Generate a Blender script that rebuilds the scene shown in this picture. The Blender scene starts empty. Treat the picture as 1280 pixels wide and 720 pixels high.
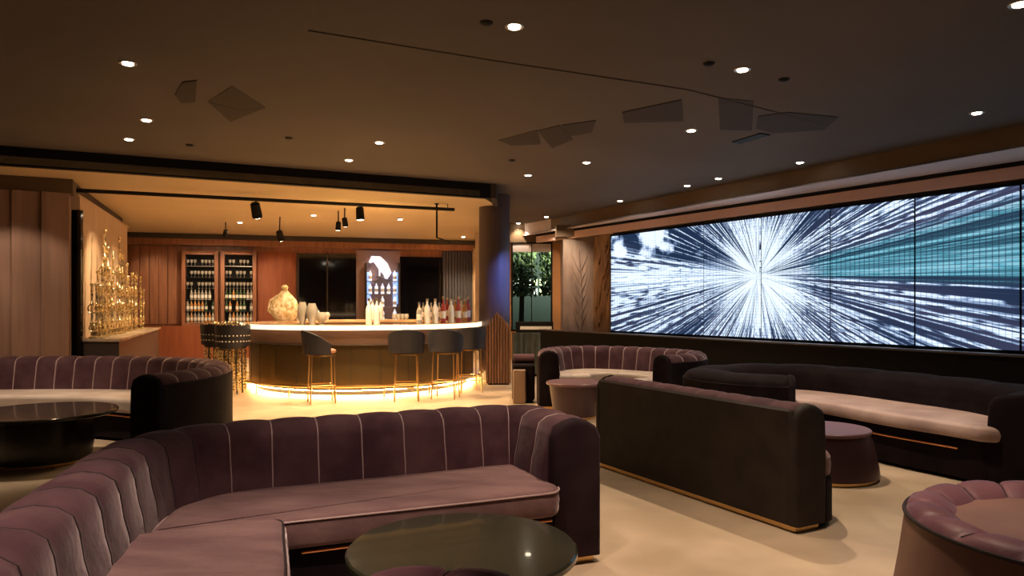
import bpy, bmesh, math, random
from mathutils import Vector, Matrix
random.seed(7)
PI = math.pi
scn = bpy.context.scene
COL = scn.collection
F, HZ, EYE = 900.0, 380.0, 1.43
CEIL, BCEIL = 3.5, 3.25

def P(px, py, z):
    Y = F * (EYE - z) / (py - HZ)
    return Vector(((px - 640) / F * Y, Y, z))
def PY(px, py, Y):
    return Vector(((px - 640) / F * Y, Y, EYE - (py - HZ) * Y / F))

# ------------------------------------------------------------------ materials
def mat(name, col, rough=.6, metal=0, emit=None, es=0, sheen=0, spec=.5, coat=0, trans=0, alpha=None):
    m = bpy.data.materials.new(name); m.use_nodes = True
    b = m.node_tree.nodes['Principled BSDF']
    b.inputs['Base Color'].default_value = (*col, 1)
    b.inputs['Roughness'].default_value = rough
    b.inputs['Metallic'].default_value = metal
    b.inputs['Specular IOR Level'].default_value = spec
    if emit:
        b.inputs['Emission Color'].default_value = (*emit, 1); b.inputs['Emission Strength'].default_value = es
    if sheen:
        b.inputs['Sheen Weight'].default_value = sheen; b.inputs['Sheen Roughness'].default_value = .35
        b.inputs['Sheen Tint'].default_value = (1, .82, .85, 1)
    if coat: b.inputs['Coat Weight'].default_value = coat
    if trans: b.inputs['Transmission Weight'].default_value = trans
    return m
def nd(m, t, **kw):
    n = m.node_tree.nodes.new(t)
    for k, v in kw.items(): setattr(n, k, v)
    return n
def lk(m, a, b): m.node_tree.links.new(a, b)
def noisy(m, c1, c2, scale=4, detail=4, bump=0, bscale=60, stretch=(1, 1, 1), rough=None, lo=.35, hi=.65):
    b = m.node_tree.nodes['Principled BSDF']
    tc = nd(m, 'ShaderNodeTexCoord'); mp = nd(m, 'ShaderNodeMapping'); mp.inputs['Scale'].default_value = stretch
    lk(m, tc.outputs['Object'], mp.inputs['Vector'])
    n = nd(m, 'ShaderNodeTexNoise'); n.inputs['Scale'].default_value = scale; n.inputs['Detail'].default_value = detail
    lk(m, mp.outputs[0], n.inputs['Vector'])
    r = nd(m, 'ShaderNodeValToRGB'); r.color_ramp.elements[0].position = lo; r.color_ramp.elements[1].position = hi
    r.color_ramp.elements[0].color = (*c1, 1); r.color_ramp.elements[1].color = (*c2, 1)
    lk(m, n.outputs['Fac'], r.inputs['Fac']); lk(m, r.outputs['Color'], b.inputs['Base Color'])
    if rough:
        mr = nd(m, 'ShaderNodeMapRange'); mr.inputs['To Min'].default_value = rough[0]; mr.inputs['To Max'].default_value = rough[1]
        lk(m, n.outputs['Fac'], mr.inputs['Value']); lk(m, mr.outputs[0], b.inputs['Roughness'])
    if bump:
        n2 = nd(m, 'ShaderNodeTexNoise'); n2.inputs['Scale'].default_value = bscale; n2.inputs['Detail'].default_value = 5
        lk(m, mp.outputs[0], n2.inputs['Vector'])
        bp = nd(m, 'ShaderNodeBump'); bp.inputs['Strength'].default_value = bump; bp.inputs['Distance'].default_value = .02
        lk(m, n2.outputs['Fac'], bp.inputs['Height']); lk(m, bp.outputs[0], b.inputs['Normal'])
    return m
M = {}
M['floor'] = noisy(mat('floor_stone', (.5, .4, .3), .4, spec=.4), (.44, .325, .225), (.60, .46, .33), 1.6, 8, .06, 14, rough=(.3, .5))
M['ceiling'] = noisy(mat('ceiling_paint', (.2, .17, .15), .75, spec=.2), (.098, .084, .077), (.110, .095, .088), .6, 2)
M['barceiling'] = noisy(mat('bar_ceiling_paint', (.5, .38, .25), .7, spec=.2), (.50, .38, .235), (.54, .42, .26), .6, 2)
M['black'] = mat('black_paint', (.008, .007, .007), .6, spec=.12)
M['dark'] = mat('dark_brown_paint', (.035, .024, .018), .6)
M['fascia'] = mat('bronze_fascia', (.13, .085, .05), .5)
M['greysoffit'] = mat('grey_soffit', (.62, .55, .57), .6)
M['pinksoffit'] = mat('pink_soffit', (.62, .43, .39), .55)
M['rear'] = mat('rear_wall_paint', (.10, .08, .07), .7)
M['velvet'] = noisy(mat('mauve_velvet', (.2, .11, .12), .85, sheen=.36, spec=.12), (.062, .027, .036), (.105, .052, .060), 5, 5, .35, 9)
M['velvetlit'] = noisy(mat('mauve_velvet_lit', (.2, .11, .12), .8, sheen=.45, spec=.2), (.145, .078, .082), (.215, .125, .122), 3, 4, .8, 4, stretch=(1, 2.6, 1))  # paler copy of the velvet; light falling on seats is painted in
M['satin'] = noisy(mat('pale_satin_seat', (.5, .4, .35), .45, spec=.4), (.46, .36, .31), (.60, .49, .43), 3, 4, .15, 12)
M['rose'] = noisy(mat('rose_seat', (.5, .4, .35), .5, spec=.4), (.38, .26, .24), (.52, .38, .35), 3, 4, .15, 12)
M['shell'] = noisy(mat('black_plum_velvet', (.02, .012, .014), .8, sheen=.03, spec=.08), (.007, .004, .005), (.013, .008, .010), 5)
M['brownshell'] = noisy(mat('dark_brown_back_cloth', (.05, .035, .03), .65, spec=.15), (.024, .017, .015), (.034, .025, .021), 6, 3)
M['velvetend'] = noisy(mat('dark_plum_velvet_end', (.03, .015, .02), .8, sheen=.1, spec=.1), (.016, .008, .011), (.028, .014, .019), 5)
M['piping'] = mat('pale_mauve_piping', (.42, .29, .29), .5, sheen=.3)  # pale tone paints the light caught along the seams into the piping
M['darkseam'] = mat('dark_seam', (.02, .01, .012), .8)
M['brass'] = mat('brass', (.72, .47, .2), .28, 1)
M['copper'] = mat('copper_trim', (.62, .27, .12), .35, 1)
M['gold'] = noisy(mat('aged_gold', (.8, .6, .3), .25, 1), (.50, .38, .19), (.88, .76, .48), 18, 3, rough=(.15, .4))
M['tabletop'] = mat('dark_green_lacquer', (.028, .028, .018), .16, spec=.5, coat=.35)
M['tabledrum'] = mat('black_lacquer_drum', (.02, .017, .013), .25, spec=.5)
M['plumlacquer'] = mat('plum_lacquer', (.17, .085, .10), .35, spec=.5)
M['steel'] = mat('grey_steel', (.4, .38, .36), .35, 1)
M['wood'] = noisy(mat('mahogany', (.3, .1, .04), .45), (.24, .095, .048), (.34, .145, .075), 3, 5, stretch=(4, 4, .35))
M['wood2'] = noisy(mat('red_wood_panel', (.3, .1, .04), .5), (.24, .06, .022), (.30, .085, .03), 3, 5, stretch=(4, 4, .35))
M['wallwood'] = noisy(mat('brown_wall_cloth', (.2, .12, .08), .6), (.25, .15, .105), (.33, .205, .145), 2, 5, stretch=(5, 5, .3))
M['cream'] = noisy(mat('cream_plaster', (.6, .45, .3), .6), (.50, .36, .235), (.60, .45, .31), 2, 4)
M['orangewall'] = mat('amber_plaster', (.50, .24, .09), .55)
M['stone'] = noisy(mat('veined_stone', (.25, .19, .18), .45), (.17, .125, .12), (.32, .25, .24), 2.2, 9, .3, 3.5, stretch=(2.5, 2.5, .6), lo=.3, hi=.7)
M['carved'] = noisy(mat('carved_wood', (.25, .15, .08), .5), (.12, .07, .035), (.36, .22, .12), 3.5, 9, .8, 4, stretch=(4, 4, .7), lo=.35, hi=.65)
M['glassdark'] = mat('dark_window_glass', (.006, .006, .009), .07, spec=.6)
M['curtain'] = mat('grey_curtain', (.10, .10, .13), .8)
M['mauvewall'] = mat('mauve_wall', (.30, .2, .2), .6)
M['apron'] = mat('bar_apron', (.17, .105, .085), .35)
M['barfront'] = mat('bar_front_bronze', (.085, .056, .022), .35, .4)
M['bartop'] = noisy(mat('bar_top_onyx', (.5, .32, .16), .2), (.40, .22, .11), (.62, .42, .24), 4, 6)
M['led'] = mat('warm_led', (1, .8, .5), .5, emit=(1, .76, .46), es=2.0)
M['ledgold'] = mat('gold_led', (1, .8, .4), .5, emit=(1, .60, .20), es=110)
M['lamp'] = mat('lamp_glow', (1, .9, .7), .5, emit=(1, .84, .62), es=30)
M['podwood'] = noisy(mat('podium_wood', (.16, .07, .035), .4), (.12, .05, .024), (.20, .095, .05), 3, 5, stretch=(4, 4, .35))
M['plumdark'] = mat('dark_plum_lacquer', (.06, .028, .035), .35, spec=.4)
M['stoolleather'] = mat('black_leather', (.022, .022, .03), .45)
M['stoolseat'] = mat('tan_leather', (.4, .18, .12), .5)
M['white'] = mat('white_porcelain', (.8, .78, .74), .3)
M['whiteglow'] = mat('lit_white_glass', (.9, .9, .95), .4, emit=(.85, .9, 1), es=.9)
M['blueglow'] = mat('lit_blue_panel', (.3, .5, .9), .4, emit=(.3, .5, 1), es=1.2)
M['bottleclear'] = mat('clear_bottle_glass', (.88, .84, .76), .1, spec=.8, trans=.65)
M['bottleamber'] = mat('amber_bottle_glass', (.45, .2, .05), .1, spec=.8)
M['bottlegreen'] = mat('green_bottle_glass', (.05, .09, .04), .1, spec=.8)
M['bottlepink'] = mat('red_bottle_glass', (.36, .06, .05), .1, spec=.8)
M['foil'] = mat('gold_foil', (.85, .7, .4), .3, 1)
M['marble'] = noisy(mat('console_marble', (.6, .5, .4), .25), (.40, .31, .22), (.66, .55, .42), 3, 8)
M['mirror'] = mat('smoked_glass', (.075, .06, .052), .28, 0, spec=.3)
M['greenfabric'] = noisy(mat('grey_green_fabric', (.12, .13, .09), .8), (.08, .085, .06), (.16, .165, .12), 6, 4, stretch=(3, 3, .6))
M['tan'] = mat('tan_side_panel', (.24, .15, .10), .6)
M['leaf'] = noisy(mat('leaf_green', (.06, .1, .04), .6), (.06, .10, .04), (.20, .27, .11), 8, 2)
M['bark'] = mat('bark', (.05, .045, .04), .8)
M['litwin'] = mat('lit_window', (.9, .9, .5), .5, emit=(.80, 1, .42), es=2)
M['litwhite'] = mat('lit_window_white', (.9, .9, .8), .5, emit=(.85, .95, .85), es=2)
M['facade'] = mat('facade_teal', (.05, .075, .065), .7)
M['grass'] = noisy(mat('lawn', (.06, .12, .03), .9), (.04, .09, .02), (.09, .16, .05), 3)
M['pane'] = mat('window_glass', (1, 1, 1), .0, trans=1, spec=.5)
M['pane'].node_tree.nodes['Principled BSDF'].inputs['IOR'].default_value = 1.1
M['ice'] = noisy(mat('cut_glass', (.8, .7, .5), .12, spec=.9), (.5, .34, .12), (.95, .85, .6), 14, 4, .6, 30)
M['ceilingdark'] = mat('ceiling_tone_dark', (.045, .038, .035), .75, spec=.2)

# ------------------------------------------------------------------ mesh builder
class MB:
    def __init__(s): s.v = []; s.f = []; s.uv = None
    def add(s, vs, fs):
        n = len(s.v); s.v += [Vector(v) for v in vs]; s.f += [tuple(i + n for i in f) for f in fs]; return s
    def box(s, x0, x1, y0, y1, z0, z1, M4=None):
        vs = [Vector((x, y, z)) for z in (z0, z1) for y in (y0, y1) for x in (x0, x1)]
        if M4: vs = [M4 @ v for v in vs]
        return s.add(vs, [(0, 2, 3, 1), (4, 5, 7, 6), (0, 1, 5, 4), (1, 3, 7, 5), (3, 2, 6, 7), (2, 0, 4, 6)])
    def prism(s, poly, z0, z1):
        a = sum(poly[i][0] * poly[(i + 1) % len(poly)][1] - poly[(i + 1) % len(poly)][0] * poly[i][1] for i in range(len(poly)))
        if a < 0: poly = poly[::-1]
        n = len(poly)
        vs = [(p[0], p[1], z0) for p in poly] + [(p[0], p[1], z1) for p in poly]
        fs = [tuple(range(n))[::-1], tuple(range(n, 2 * n))] + [(i, (i + 1) % n, n + (i + 1) % n, n + i) for i in range(n)]
        return s.add(vs, fs)
    def tube(s, pts, r, n=8, closed=False):
        pts = [Vector(p) for p in pts]; rings = []; N = len(pts)
        rr = r if isinstance(r, (list, tuple)) else [r] * N
        pn = None
        for i, p in enumerate(pts):
            a = pts[i - 1] if (i > 0 or closed) else p; b = pts[(i + 1) % N] if (i < N - 1 or closed) else p
            t = (b - a).normalized()
            if pn is None:
                up = Vector((0, 0, 1)) if abs(t.z) < .95 else Vector((1, 0, 0))
                nn = t.cross(up).normalized()
            else:
                nn = (pn - t * pn.dot(t)); nn = nn.normalized() if nn.length > 1e-6 else t.orthogonal().normalized()
            pn = nn; bb = t.cross(nn)
            rings.append([p + (nn * math.cos(2 * PI * k / n) + bb * math.sin(2 * PI * k / n)) * rr[i] for k in range(n)])
        vs = [v for rg in rings for v in rg]; fs = []
        for i in range(N if closed else N - 1):
            j = (i + 1) % N
            for k in range(n):
                fs.append((i * n + k, i * n + (k + 1) % n, j * n + (k + 1) % n, j * n + k))
        if not closed:
            fs.append(tuple(range(n))[::-1]); fs.append(tuple((N - 1) * n + k for k in range(n)))
        return s.add(vs, fs)
    def lathe(s, prof, c=(0, 0, 0), n=24, sx=1, sy=1, caps=True, wob=None):
        vs = []; fs = []
        for r, z in prof:
            for k in range(n):
                a = 2 * PI * k / n; q = r * (wob(a, z) if wob else 1)
                vs.append((c[0] + q * sx * math.cos(a), c[1] + q * sy * math.sin(a), c[2] + z))
        m = len(prof)
        for i in range(m - 1):
            for k in range(n):
                fs.append((i * n + k, i * n + (k + 1) % n, (i + 1) * n + (k + 1) % n, (i + 1) * n + k))
        if caps:
            if prof[0][0] > 1e-5: fs.append(tuple(range(n))[::-1])
            if prof[-1][0] > 1e-5: fs.append(tuple((m - 1) * n + k for k in range(n)))
        return s.add(vs, fs)
    def ring(s, prof, c=(0, 0, 0), n=64, sx=1, sy=1):      # closed profile revolved; prof = (offset, z), radius sx+o / sy+o
        vs = []; fs = []; m = len(prof)
        for o, z in prof:
            for k in range(n):
                a = 2 * PI * k / n; vs.append((c[0] + (sx + o) * math.cos(a), c[1] + (sy + o) * math.sin(a), c[2] + z))
        for i in range(m):
            j = (i + 1) % m
            for k in range(n): fs.append((i * n + k, i * n + (k + 1) % n, j * n + (k + 1) % n, j * n + k))
        return s.add(vs, fs)
ROOT = {}
def build(name, mb, m, parent=None, loc=None, smooth=True, bevel=0, seg=3, angle=None):
    me = bpy.data.meshes.new(name)
    if parent is not None: inv = ROOT[parent.name]
    else: inv = Matrix.Translation(Vector(loc)).inverted() if loc is not None else Matrix.Identity(4)
    me.from_pydata([tuple(inv @ v) for v in mb.v], [], mb.f)
    bm = bmesh.new(); bm.from_mesh(me); bmesh.ops.remove_doubles(bm, verts=bm.verts, dist=1e-5)
    bmesh.ops.recalc_face_normals(bm, faces=bm.faces); bm.to_mesh(me); bm.free()
    me.materials.append(m if not isinstance(m, str) else M[m])
    o = bpy.data.objects.new(name, me); COL.objects.link(o)
    if parent is not None: o.parent = parent; ROOT[o.name] = inv
    else:
        if loc is not None: o.location = loc
        ROOT[o.name] = inv
    if bevel:
        b = o.modifiers.new('bevel', 'BEVEL'); b.width = bevel; b.segments = seg; b.limit_method = 'ANGLE'; b.angle_limit = math.radians(40)
        b.harden_normals = True
        for p in me.polygons: p.use_smooth = True
    elif smooth:
        for p in me.polygons: p.use_smooth = len(p.vertices) < 60
        me.set_sharp_from_angle(angle=math.radians(angle or 40))
    return o
def thing(name, label, cat, loc=(0, 0, 0), group=None):
    o = bpy.data.objects.new(name, None); COL.objects.link(o); o.empty_display_size = .1
    o.location = loc; ROOT[o.name] = Matrix.Translation(Vector(loc)).inverted()
    o['label'] = label; o['category'] = cat
    if group: o['group'] = group
    return o
def tag(o, label, cat, group=None, kind=None):
    o['label'] = label; o['category'] = cat
    if group: o['group'] = group
    if kind: o['kind'] = kind
    return o
def struct(name, mb, m, **kw):
    kw.setdefault('smooth', False)
    o = build(name, mb, m, **kw); o['kind'] = 'structure'; return o
def dup(root, loc, rotz=None, label=None, group=None):
    r = root.copy(); COL.objects.link(r); r.location = loc
    if rotz is not None: r.rotation_euler = (0, 0, rotz)
    if label: r['label'] = label
    if group: r['group'] = group
    for ch in list(root.children):
        c = ch.copy(); COL.objects.link(c); c.parent = r
        for g in ch.children:
            d = g.copy(); COL.objects.link(d); d.parent = c
    return r

# ------------------------------------------------------------------ curves in plan
def smooth2(pts, step=.04):
    pts = [Vector((p[0], p[1])) for p in pts]; out = []
    for i in range(len(pts) - 1):
        p0 = pts[max(i - 1, 0)]; p1 = pts[i]; p2 = pts[i + 1]; p3 = pts[min(i + 2, len(pts) - 1)]
        for k in range(16):
            t = k / 16
            out.append(.5 * ((2 * p1) + (-p0 + p2) * t + (2 * p0 - 5 * p1 + 4 * p2 - p3) * t * t + (-p0 + 3 * p1 - 3 * p2 + p3) * t ** 3))
    out.append(pts[-1])
    return resample(out, step)
def resample(pl, step):
    d = [0]
    for a, b in zip(pl, pl[1:]): d.append(d[-1] + (b - a).length)
    L = d[-1]; n = max(2, round(L / step)); res = []; j = 0
    for i in range(n + 1):
        s = L * i / n
        while j < len(d) - 2 and d[j + 1] < s: j += 1
        t = (s - d[j]) / max(1e-9, d[j + 1] - d[j]); res.append(pl[j].lerp(pl[j + 1], min(1, t)))
    return res
def normals(pl, side):
    out = []
    for i in range(len(pl)):
        a = pl[max(i - 1, 0)]; b = pl[min(i + 1, len(pl) - 1)]; t = (b - a).normalized()
        out.append(Vector((-t.y, t.x)) * side)
    return out
def offset(pl, side, o): return [p + n * o for p, n in zip(pl, normals(pl, side))]

def sweep(pl, nrm, prof, wts=None, chan=.2, bulge=.02, soft=.07, endfac=.55):
    """closed profile (o,z) swept along a plan path with scalloped channels"""
    mb = MB(); N = len(pl); m = len(prof)
    d = [0]
    for a, b in zip(pl, pl[1:]): d.append(d[-1] + (b - a).length)
    L = d[-1]; nch = max(1, round(L / chan)) if chan else 0
    pn = []
    for i in range(m):
        a = prof[i - 1]; b = prof[(i + 1) % m]; t = Vector((b[0] - a[0], b[1] - a[1])).normalized(); pn.append(Vector((-t.y, t.x)))
    co = sum(p[0] for p in prof) / m; cz = sum(p[1] for p in prof) / m
    ar = sum(prof[i][0] * prof[(i + 1) % m][1] - prof[(i + 1) % m][0] * prof[i][1] for i in range(m))
    sg = -1 if ar > 0 else 1
    vs = []; fs = []
    for i in range(N):
        e = 0
        if wts: e = bulge * (abs(math.sin(PI * d[i] / L * nch)) ** .45 - 1)
        ed = min(d[i], L - d[i]); k = 1
        if soft and ed < soft: k = endfac + (1 - endfac) * math.sqrt(max(0, 1 - (1 - ed / soft) ** 2))
        for j, (o, z) in enumerate(prof):
            w = wts[j] if wts else 0
            oo = o + pn[j].x * sg * e * w; zz = z + pn[j].y * sg * e * w
            if k < 1:
                oo = co + (oo - co) * k
                if zz > cz: zz = cz + (zz - cz) * (.85 + .15 * k)
            q = pl[i] + nrm[i] * oo; vs.append((q.x, q.y, zz))
    for i in range(N - 1):
        for j in range(m):
            jj = (j + 1) % m; fs.append((i * m + j, i * m + jj, (i + 1) * m + jj, (i + 1) * m + j))
    fs.append(tuple(range(m))); fs.append(tuple((N - 1) * m + j for j in range(m))[::-1])
    mb.add(vs, fs); return mb, L, nch, d

def sofa(label, path, side, zt, zs, th, seats, bases, trims, chan=.2, bulge=.022, name='lounge_sofa', back='velvet', seatm='velvetlit',
         shellm='shell', pipe=('piping', .005), lean=.04, drop=.10, endcap=None, plush=True, seat_th=.15, seat_bev=.045, plinthm='brass', basem='shell', cat='sofa'):
    pl = smooth2(path, .02); nrm = normals(pl, side); c = pl[len(pl) // 2]
    r = thing(name, label, cat, (c.x, c.y, 0))
    t = th / 2
    prof = [(-t, zt - .13), (-t, zt - .08), (-t * .86, zt - .035), (-t * .5, zt - .008), (0, zt), (t * .5, zt - .012), (t * .86, zt - .045), (t, zt - .10),
            (t + lean * .35, zt - .19), (t + lean * .8, zs + .08), (t + lean, zs - .05), (-t * .3, zs - .05), (-t * .3, zt - .13)]
    w = [0, .6, 1, 1, 1, 1, 1, 1, 1, 1, .6, 0, 0]
    mb, L, nch, d = sweep(pl, nrm, prof, w, chan, bulge)
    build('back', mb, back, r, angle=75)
    if pipe:
        pb = MB()
        for k in range(1, nch):
            s = L * k / nch; i = min(range(len(d)), key=lambda q: abs(d[q] - s))
            pts = []
            cc = Vector((0, zt - .22))          # seams sit just inside the groove
            for (o, z), wt in list(zip(prof, w))[1:11]:
                v_ = cc - Vector((o, z)); v_ = v_.normalized() if z > zt - .2 else Vector((-1, 0))
                v_ = v_ * (bulge * .75 * wt); q = pl[i] + nrm[i] * (o + v_.x); pts.append(Vector((q.x, q.y, z + v_.y)))
            build('piping', MB().tube(pts, pipe[1], 6), pipe[0], r)
    shell = [(-t - .012, .045), (-t - .012, zt - drop), (-t * .9, zt - drop + .015), (-t * .5, zt - .1), (-t * .35, zs - .07), (t * .98, zs - .07), (t * .98, .045)]
    mb, *_ = sweep(pl, nrm, shell, None, 0, 0, soft=.04, endfac=.8)
    build('outer_shell', mb, shellm, r, angle=50)
    full = [(-t - .014, .045), (-t - .014, zt - .10), (-t * .9, zt - .045), (-t * .5, zt - .012), (0, zt + .002), (t * .5, zt - .012), (t * .9, zt - .04), (t + .01, zt - .10), (t + .02, zs), (t + .01, .045)]
    for seg_, k in ((pl[:3], 0), (pl[-3:], 1)):
        a, b = (seg_[1], seg_[0]) if k == 0 else (seg_[-2], seg_[-1]); dd = (b - a).normalized(); nn = nrm[0] if k == 0 else nrm[-1]
        q = [b - dd * .02, b, b + dd * .012, b + dd * .024, b + dd * .034, b + dd * .040]
        fac = (1, 1, .99, .965, .92, .84)
        vs = []; fs_ = []; mm = len(full)
        for p_, f_ in zip(q, fac):
            for (o, z) in full:
                w_ = p_ + nn * (o * f_); vs.append((w_.x, w_.y, .045 + (z - .045) * (1 - (1 - f_) * .28)))
        for i in range(len(q) - 1):
            for j in range(mm): fs_.append((i * mm + j, i * mm + (j + 1) % mm, (i + 1) * mm + (j + 1) % mm, (i + 1) * mm + j))
        fs_.append(tuple(range(mm))); fs_.append(tuple((len(q) - 1) * mm + j for j in range(mm))[::-1])
        build('arm_end', MB().add(vs, fs_), endcap or shellm, r, angle=60)
    mb, *_ = sweep(pl, nrm, [(-t + .02, 0), (-t + .02, .045), (t - .02, .045), (t - .02, 0)], None, 0, 0, soft=0)
    build('plinth', mb, plinthm, r)
    for s in seats:
        
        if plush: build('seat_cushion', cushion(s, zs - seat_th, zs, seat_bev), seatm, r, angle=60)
        else: build('seat_cushion', MB().prism(s, zs - seat_th, zs), seatm, r, bevel=seat_bev, seg=5)
        loop = [Vector((p[0], p[1], zs - .012)) for p in s]
    for s in bases:
        build('base', MB().prism(s, .03, zs - seat_th), basem, r, bevel=.012, seg=2)
    for tr in trims:
        q = MB(); tl = smooth2(tr[0], .06); q.tube([(p.x, p.y, tr[1]) for p in tl], .008, 6); build('trim', q, 'copper', r)
    return r
def cushion(poly, z0, z1, r):
    p = [Vector((q[0], q[1])) for q in poly]; p = resample(p + [p[0]], .025)[:-1]
    for _ in range(5): p = [(p[i - 1] + p[i] * 2 + p[(i + 1) % len(p)]) / 4 for i in range(len(p))]
    ar = sum(p[i - 1].x * p[i].y - p[i].x * p[i - 1].y for i in range(len(p)))
    if ar < 0: p = p[::-1]
    nn = []
    for i in range(len(p)):
        t = (p[(i + 2) % len(p)] - p[i - 2]).normalized(); nn.append(Vector((-t.y, t.x)))
    rings = [(r * .6, z0)] + [(r * .6 * (1 - math.sin(a)), z0 + r * .6 * (1 - math.cos(a))) for a in (.5, 1.0, PI / 2)]
    rings += [(-.004, (z0 + z1) / 2)] + [(r * (1 - math.cos(a)), z1 - r + r * math.sin(a)) for a in (0, .3, .6, .9, 1.2, 1.45, PI / 2)] + [(r + .012, z1)]
    n = len(p); vs = []; fs = []
    for o, z in rings: vs += [(q.x + v.x * o, q.y + v.y * o, z) for q, v in zip(p, nn)]
    for j in range(len(rings) - 1):
        for i in range(n): fs.append((j * n + i, j * n + (i + 1) % n, (j + 1) * n + (i + 1) % n, (j + 1) * n + i))
    fs.append(tuple(range(n))[::-1]); fs.append(tuple((len(rings) - 1) * n + i for i in range(n)))
    return MB().add(vs, fs)
def frontpoly(pl, side, o, front, a=0, b=None):
    rear = offset(pl, side, o)[a:b][::3]
    return [tuple(p) for p in rear] + [tuple(p) for p in front[::-1]]

# ------------------------------------------------------------------ SETTING
S0 = Vector((2.2, 15.6)); S1 = Vector((6.3, 8.85)); SD = (S1 - S0).normalized(); SN = Vector((-.854, -.52)).normalized()
SN = Vector((SD.y, -SD.x)); SN = SN if SN.x < 0 else -SN
def sp(s, o): return S0 + SD * s + SN * o
def onS(px, py=None, o=0):         # pixel -> (s,z) on plane offset o
    k = (px - 640) / F; q = S0 + SN * o
    Y = (q.x * SD.y - q.y * SD.x) / (k * SD.y - SD.x)
    p = Vector((k * Y, Y)); return (p - q).dot(SD), (EYE - (py - HZ) * Y / F if py is not None else None)
B0 = Vector((-10.0, 18.8)); BD = Vector((6.34, 1.8)).normalized(); BN = Vector((BD.y, -BD.x))
def onB(px, py=380, o=0):
    k = (px - 640) / F; q = B0 + BN * o
    Y = (q.x * BD.y - q.y * BD.x) / (k * BD.y - BD.x)
    p = Vector((k * Y, Y)); return (p - q).dot(BD), EYE - (py - HZ) * Y / F
def bm4(): return Matrix.Translation((B0.x, B0.y, 0)) @ Matrix.Rotation(math.atan2(BD.y, BD.x), 4, 'Z')
BM = bm4()
def bbox(mb, px0, px1, py0, py1, o0, o1, z0=None, z1=None):
    s0, zb = onB(px0, py1, o0); s1, zt = onB(px1, py0, o0)
    if z0 is not None: zb = z0
    if z1 is not None: zt = z1
    return mb.box(s0, s1, -o1, -o0, zb, zt, BM)
SM = Matrix.Translation((S0.x, S0.y, 0)) @ Matrix.Rotation(math.atan2(SD.y, SD.x), 4, 'Z')   # local: x along, -y into the room?
sgn = 1 if (SM.to_3x3() @ Vector((0, 1, 0))).xy.dot(SN) > 0 else -1
def sbox(mb, s0, s1, o0, o1, z0, z1):
    a, b = sorted((sgn * o0, sgn * o1)); return mb.box(s0, s1, a, b, z0, z1, SM)

struct('floor', MB().box(-14, 14, -3.2, 27, -.1, 0), 'floor')

# bar-zone boundary line (fascia)
fu = Vector((4.43, 2.1)).normalized()
f0 = Vector((-4.98, 10.2)); fL = f0 - fu * 6.0; fR = Vector((-.55, 12.3))
# main ceiling: everything but the bar zone
fb = Vector((-.30, 13.4)); fbk = Vector((-.2, 24))
main = [(-14, -3.2), (14, -3.2), (14, 27), (-.2, 27), tuple(fbk), tuple(fb), tuple(fR), tuple(fL), (-14, fL.y)]
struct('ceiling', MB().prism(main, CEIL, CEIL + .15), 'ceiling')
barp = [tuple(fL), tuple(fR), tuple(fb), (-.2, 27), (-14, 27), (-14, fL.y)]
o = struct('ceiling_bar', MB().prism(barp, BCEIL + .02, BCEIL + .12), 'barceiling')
o.name = 'trim_8'
o['label'] = 'lowered tan ceiling over the bar'
# fascia
def wallbox(a, b, th, z0, z1, mb=None):
    mb = mb or MB(); a = Vector(a); b = Vector(b); t = (b - a).normalized(); n = Vector((-t.y, t.x)) * th
    return mb.prism([tuple(a), tuple(b), tuple(b + n), tuple(a + n)], z0, z1)
struct('trim_1', wallbox(fL, fR + fu * .25, .12, BCEIL, CEIL), 'black')
struct('trim_2', wallbox(fR + fu * .2, fbk, -.1, BCEIL, CEIL), 'dark')
n_ = Vector((-fu.y, fu.x))
# thin bead below the fascia
# left brown header + pleated wall panel (px 0..86)
hl = Vector((-6.72, 10.95)); 
def lw(px, Y): return Vector(((px - 640) / F * Y, Y))
pr = lw(86, 10.6); plf = pr - fu * 6
struct('trim_4', wallbox(pr - fu * 6, pr + fu * .05, .5, 3.06, BCEIL + .02), 'fascia')
struct('wall_left', wallbox((-12.2, 7.2), (-12.0, 24), .2, 0, CEIL), 'wallwood')
# pleated panel wall
mb = MB(); a = pr; N = 200; L = 6.0; pts = []
for i in range(N + 1):
    s = L * i / N; q = pr - fu * s; w = .06 * ((s / .36) % 1)
    q = q - n_ * w; pts.append((q.x, q.y))
poly = pts + [tuple(pr - fu * L + n_ * .2), tuple(pr + n_ * .2)]
struct('wall_front_left', mb.prism(poly, 0, 3.06), 'wallwood').name = 'wall_panelled'
struct('wall_outer_left', wallbox((-13.6, -3.2), (-13.6, 10), .2, 0, CEIL), 'rear').name = 'wall_far_left'
struct('wall_rear', MB().box(-14, 14, -3.4, -3.2, 0, CEIL), 'rear')
# niche wall: cream plaster, vanishing back
wd = Vector((-.378, 1)).normalized()
wa = lw(86, 10.75); wn = Vector((wd.y, -wd.x))
nw = lw(100, 10.9)
struct('wall_niche', wallbox(nw, nw + wd * 4.9, .2, 0, 3.06), 'cream')
struct('trim_21', wallbox(nw - Vector((.02, 0)), nw + wd * 4.9 + Vector((.03, 0)), .2, 3.06, 3.10), 'cream')
struct('trim_22', wallbox(nw - Vector((.10, 0)), nw + wd * 4.9 - Vector((.10, 0)), .2, 3.10, BCEIL + .02), 'dark')
st = lw(84, 10.55)
# dark slot between panel and cream wall
d0 = onB(0)
struct('window_2', wallbox(lw(80, 10.86), lw(101, 10.86), .06, .5, 2.85), 'glassdark')
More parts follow.
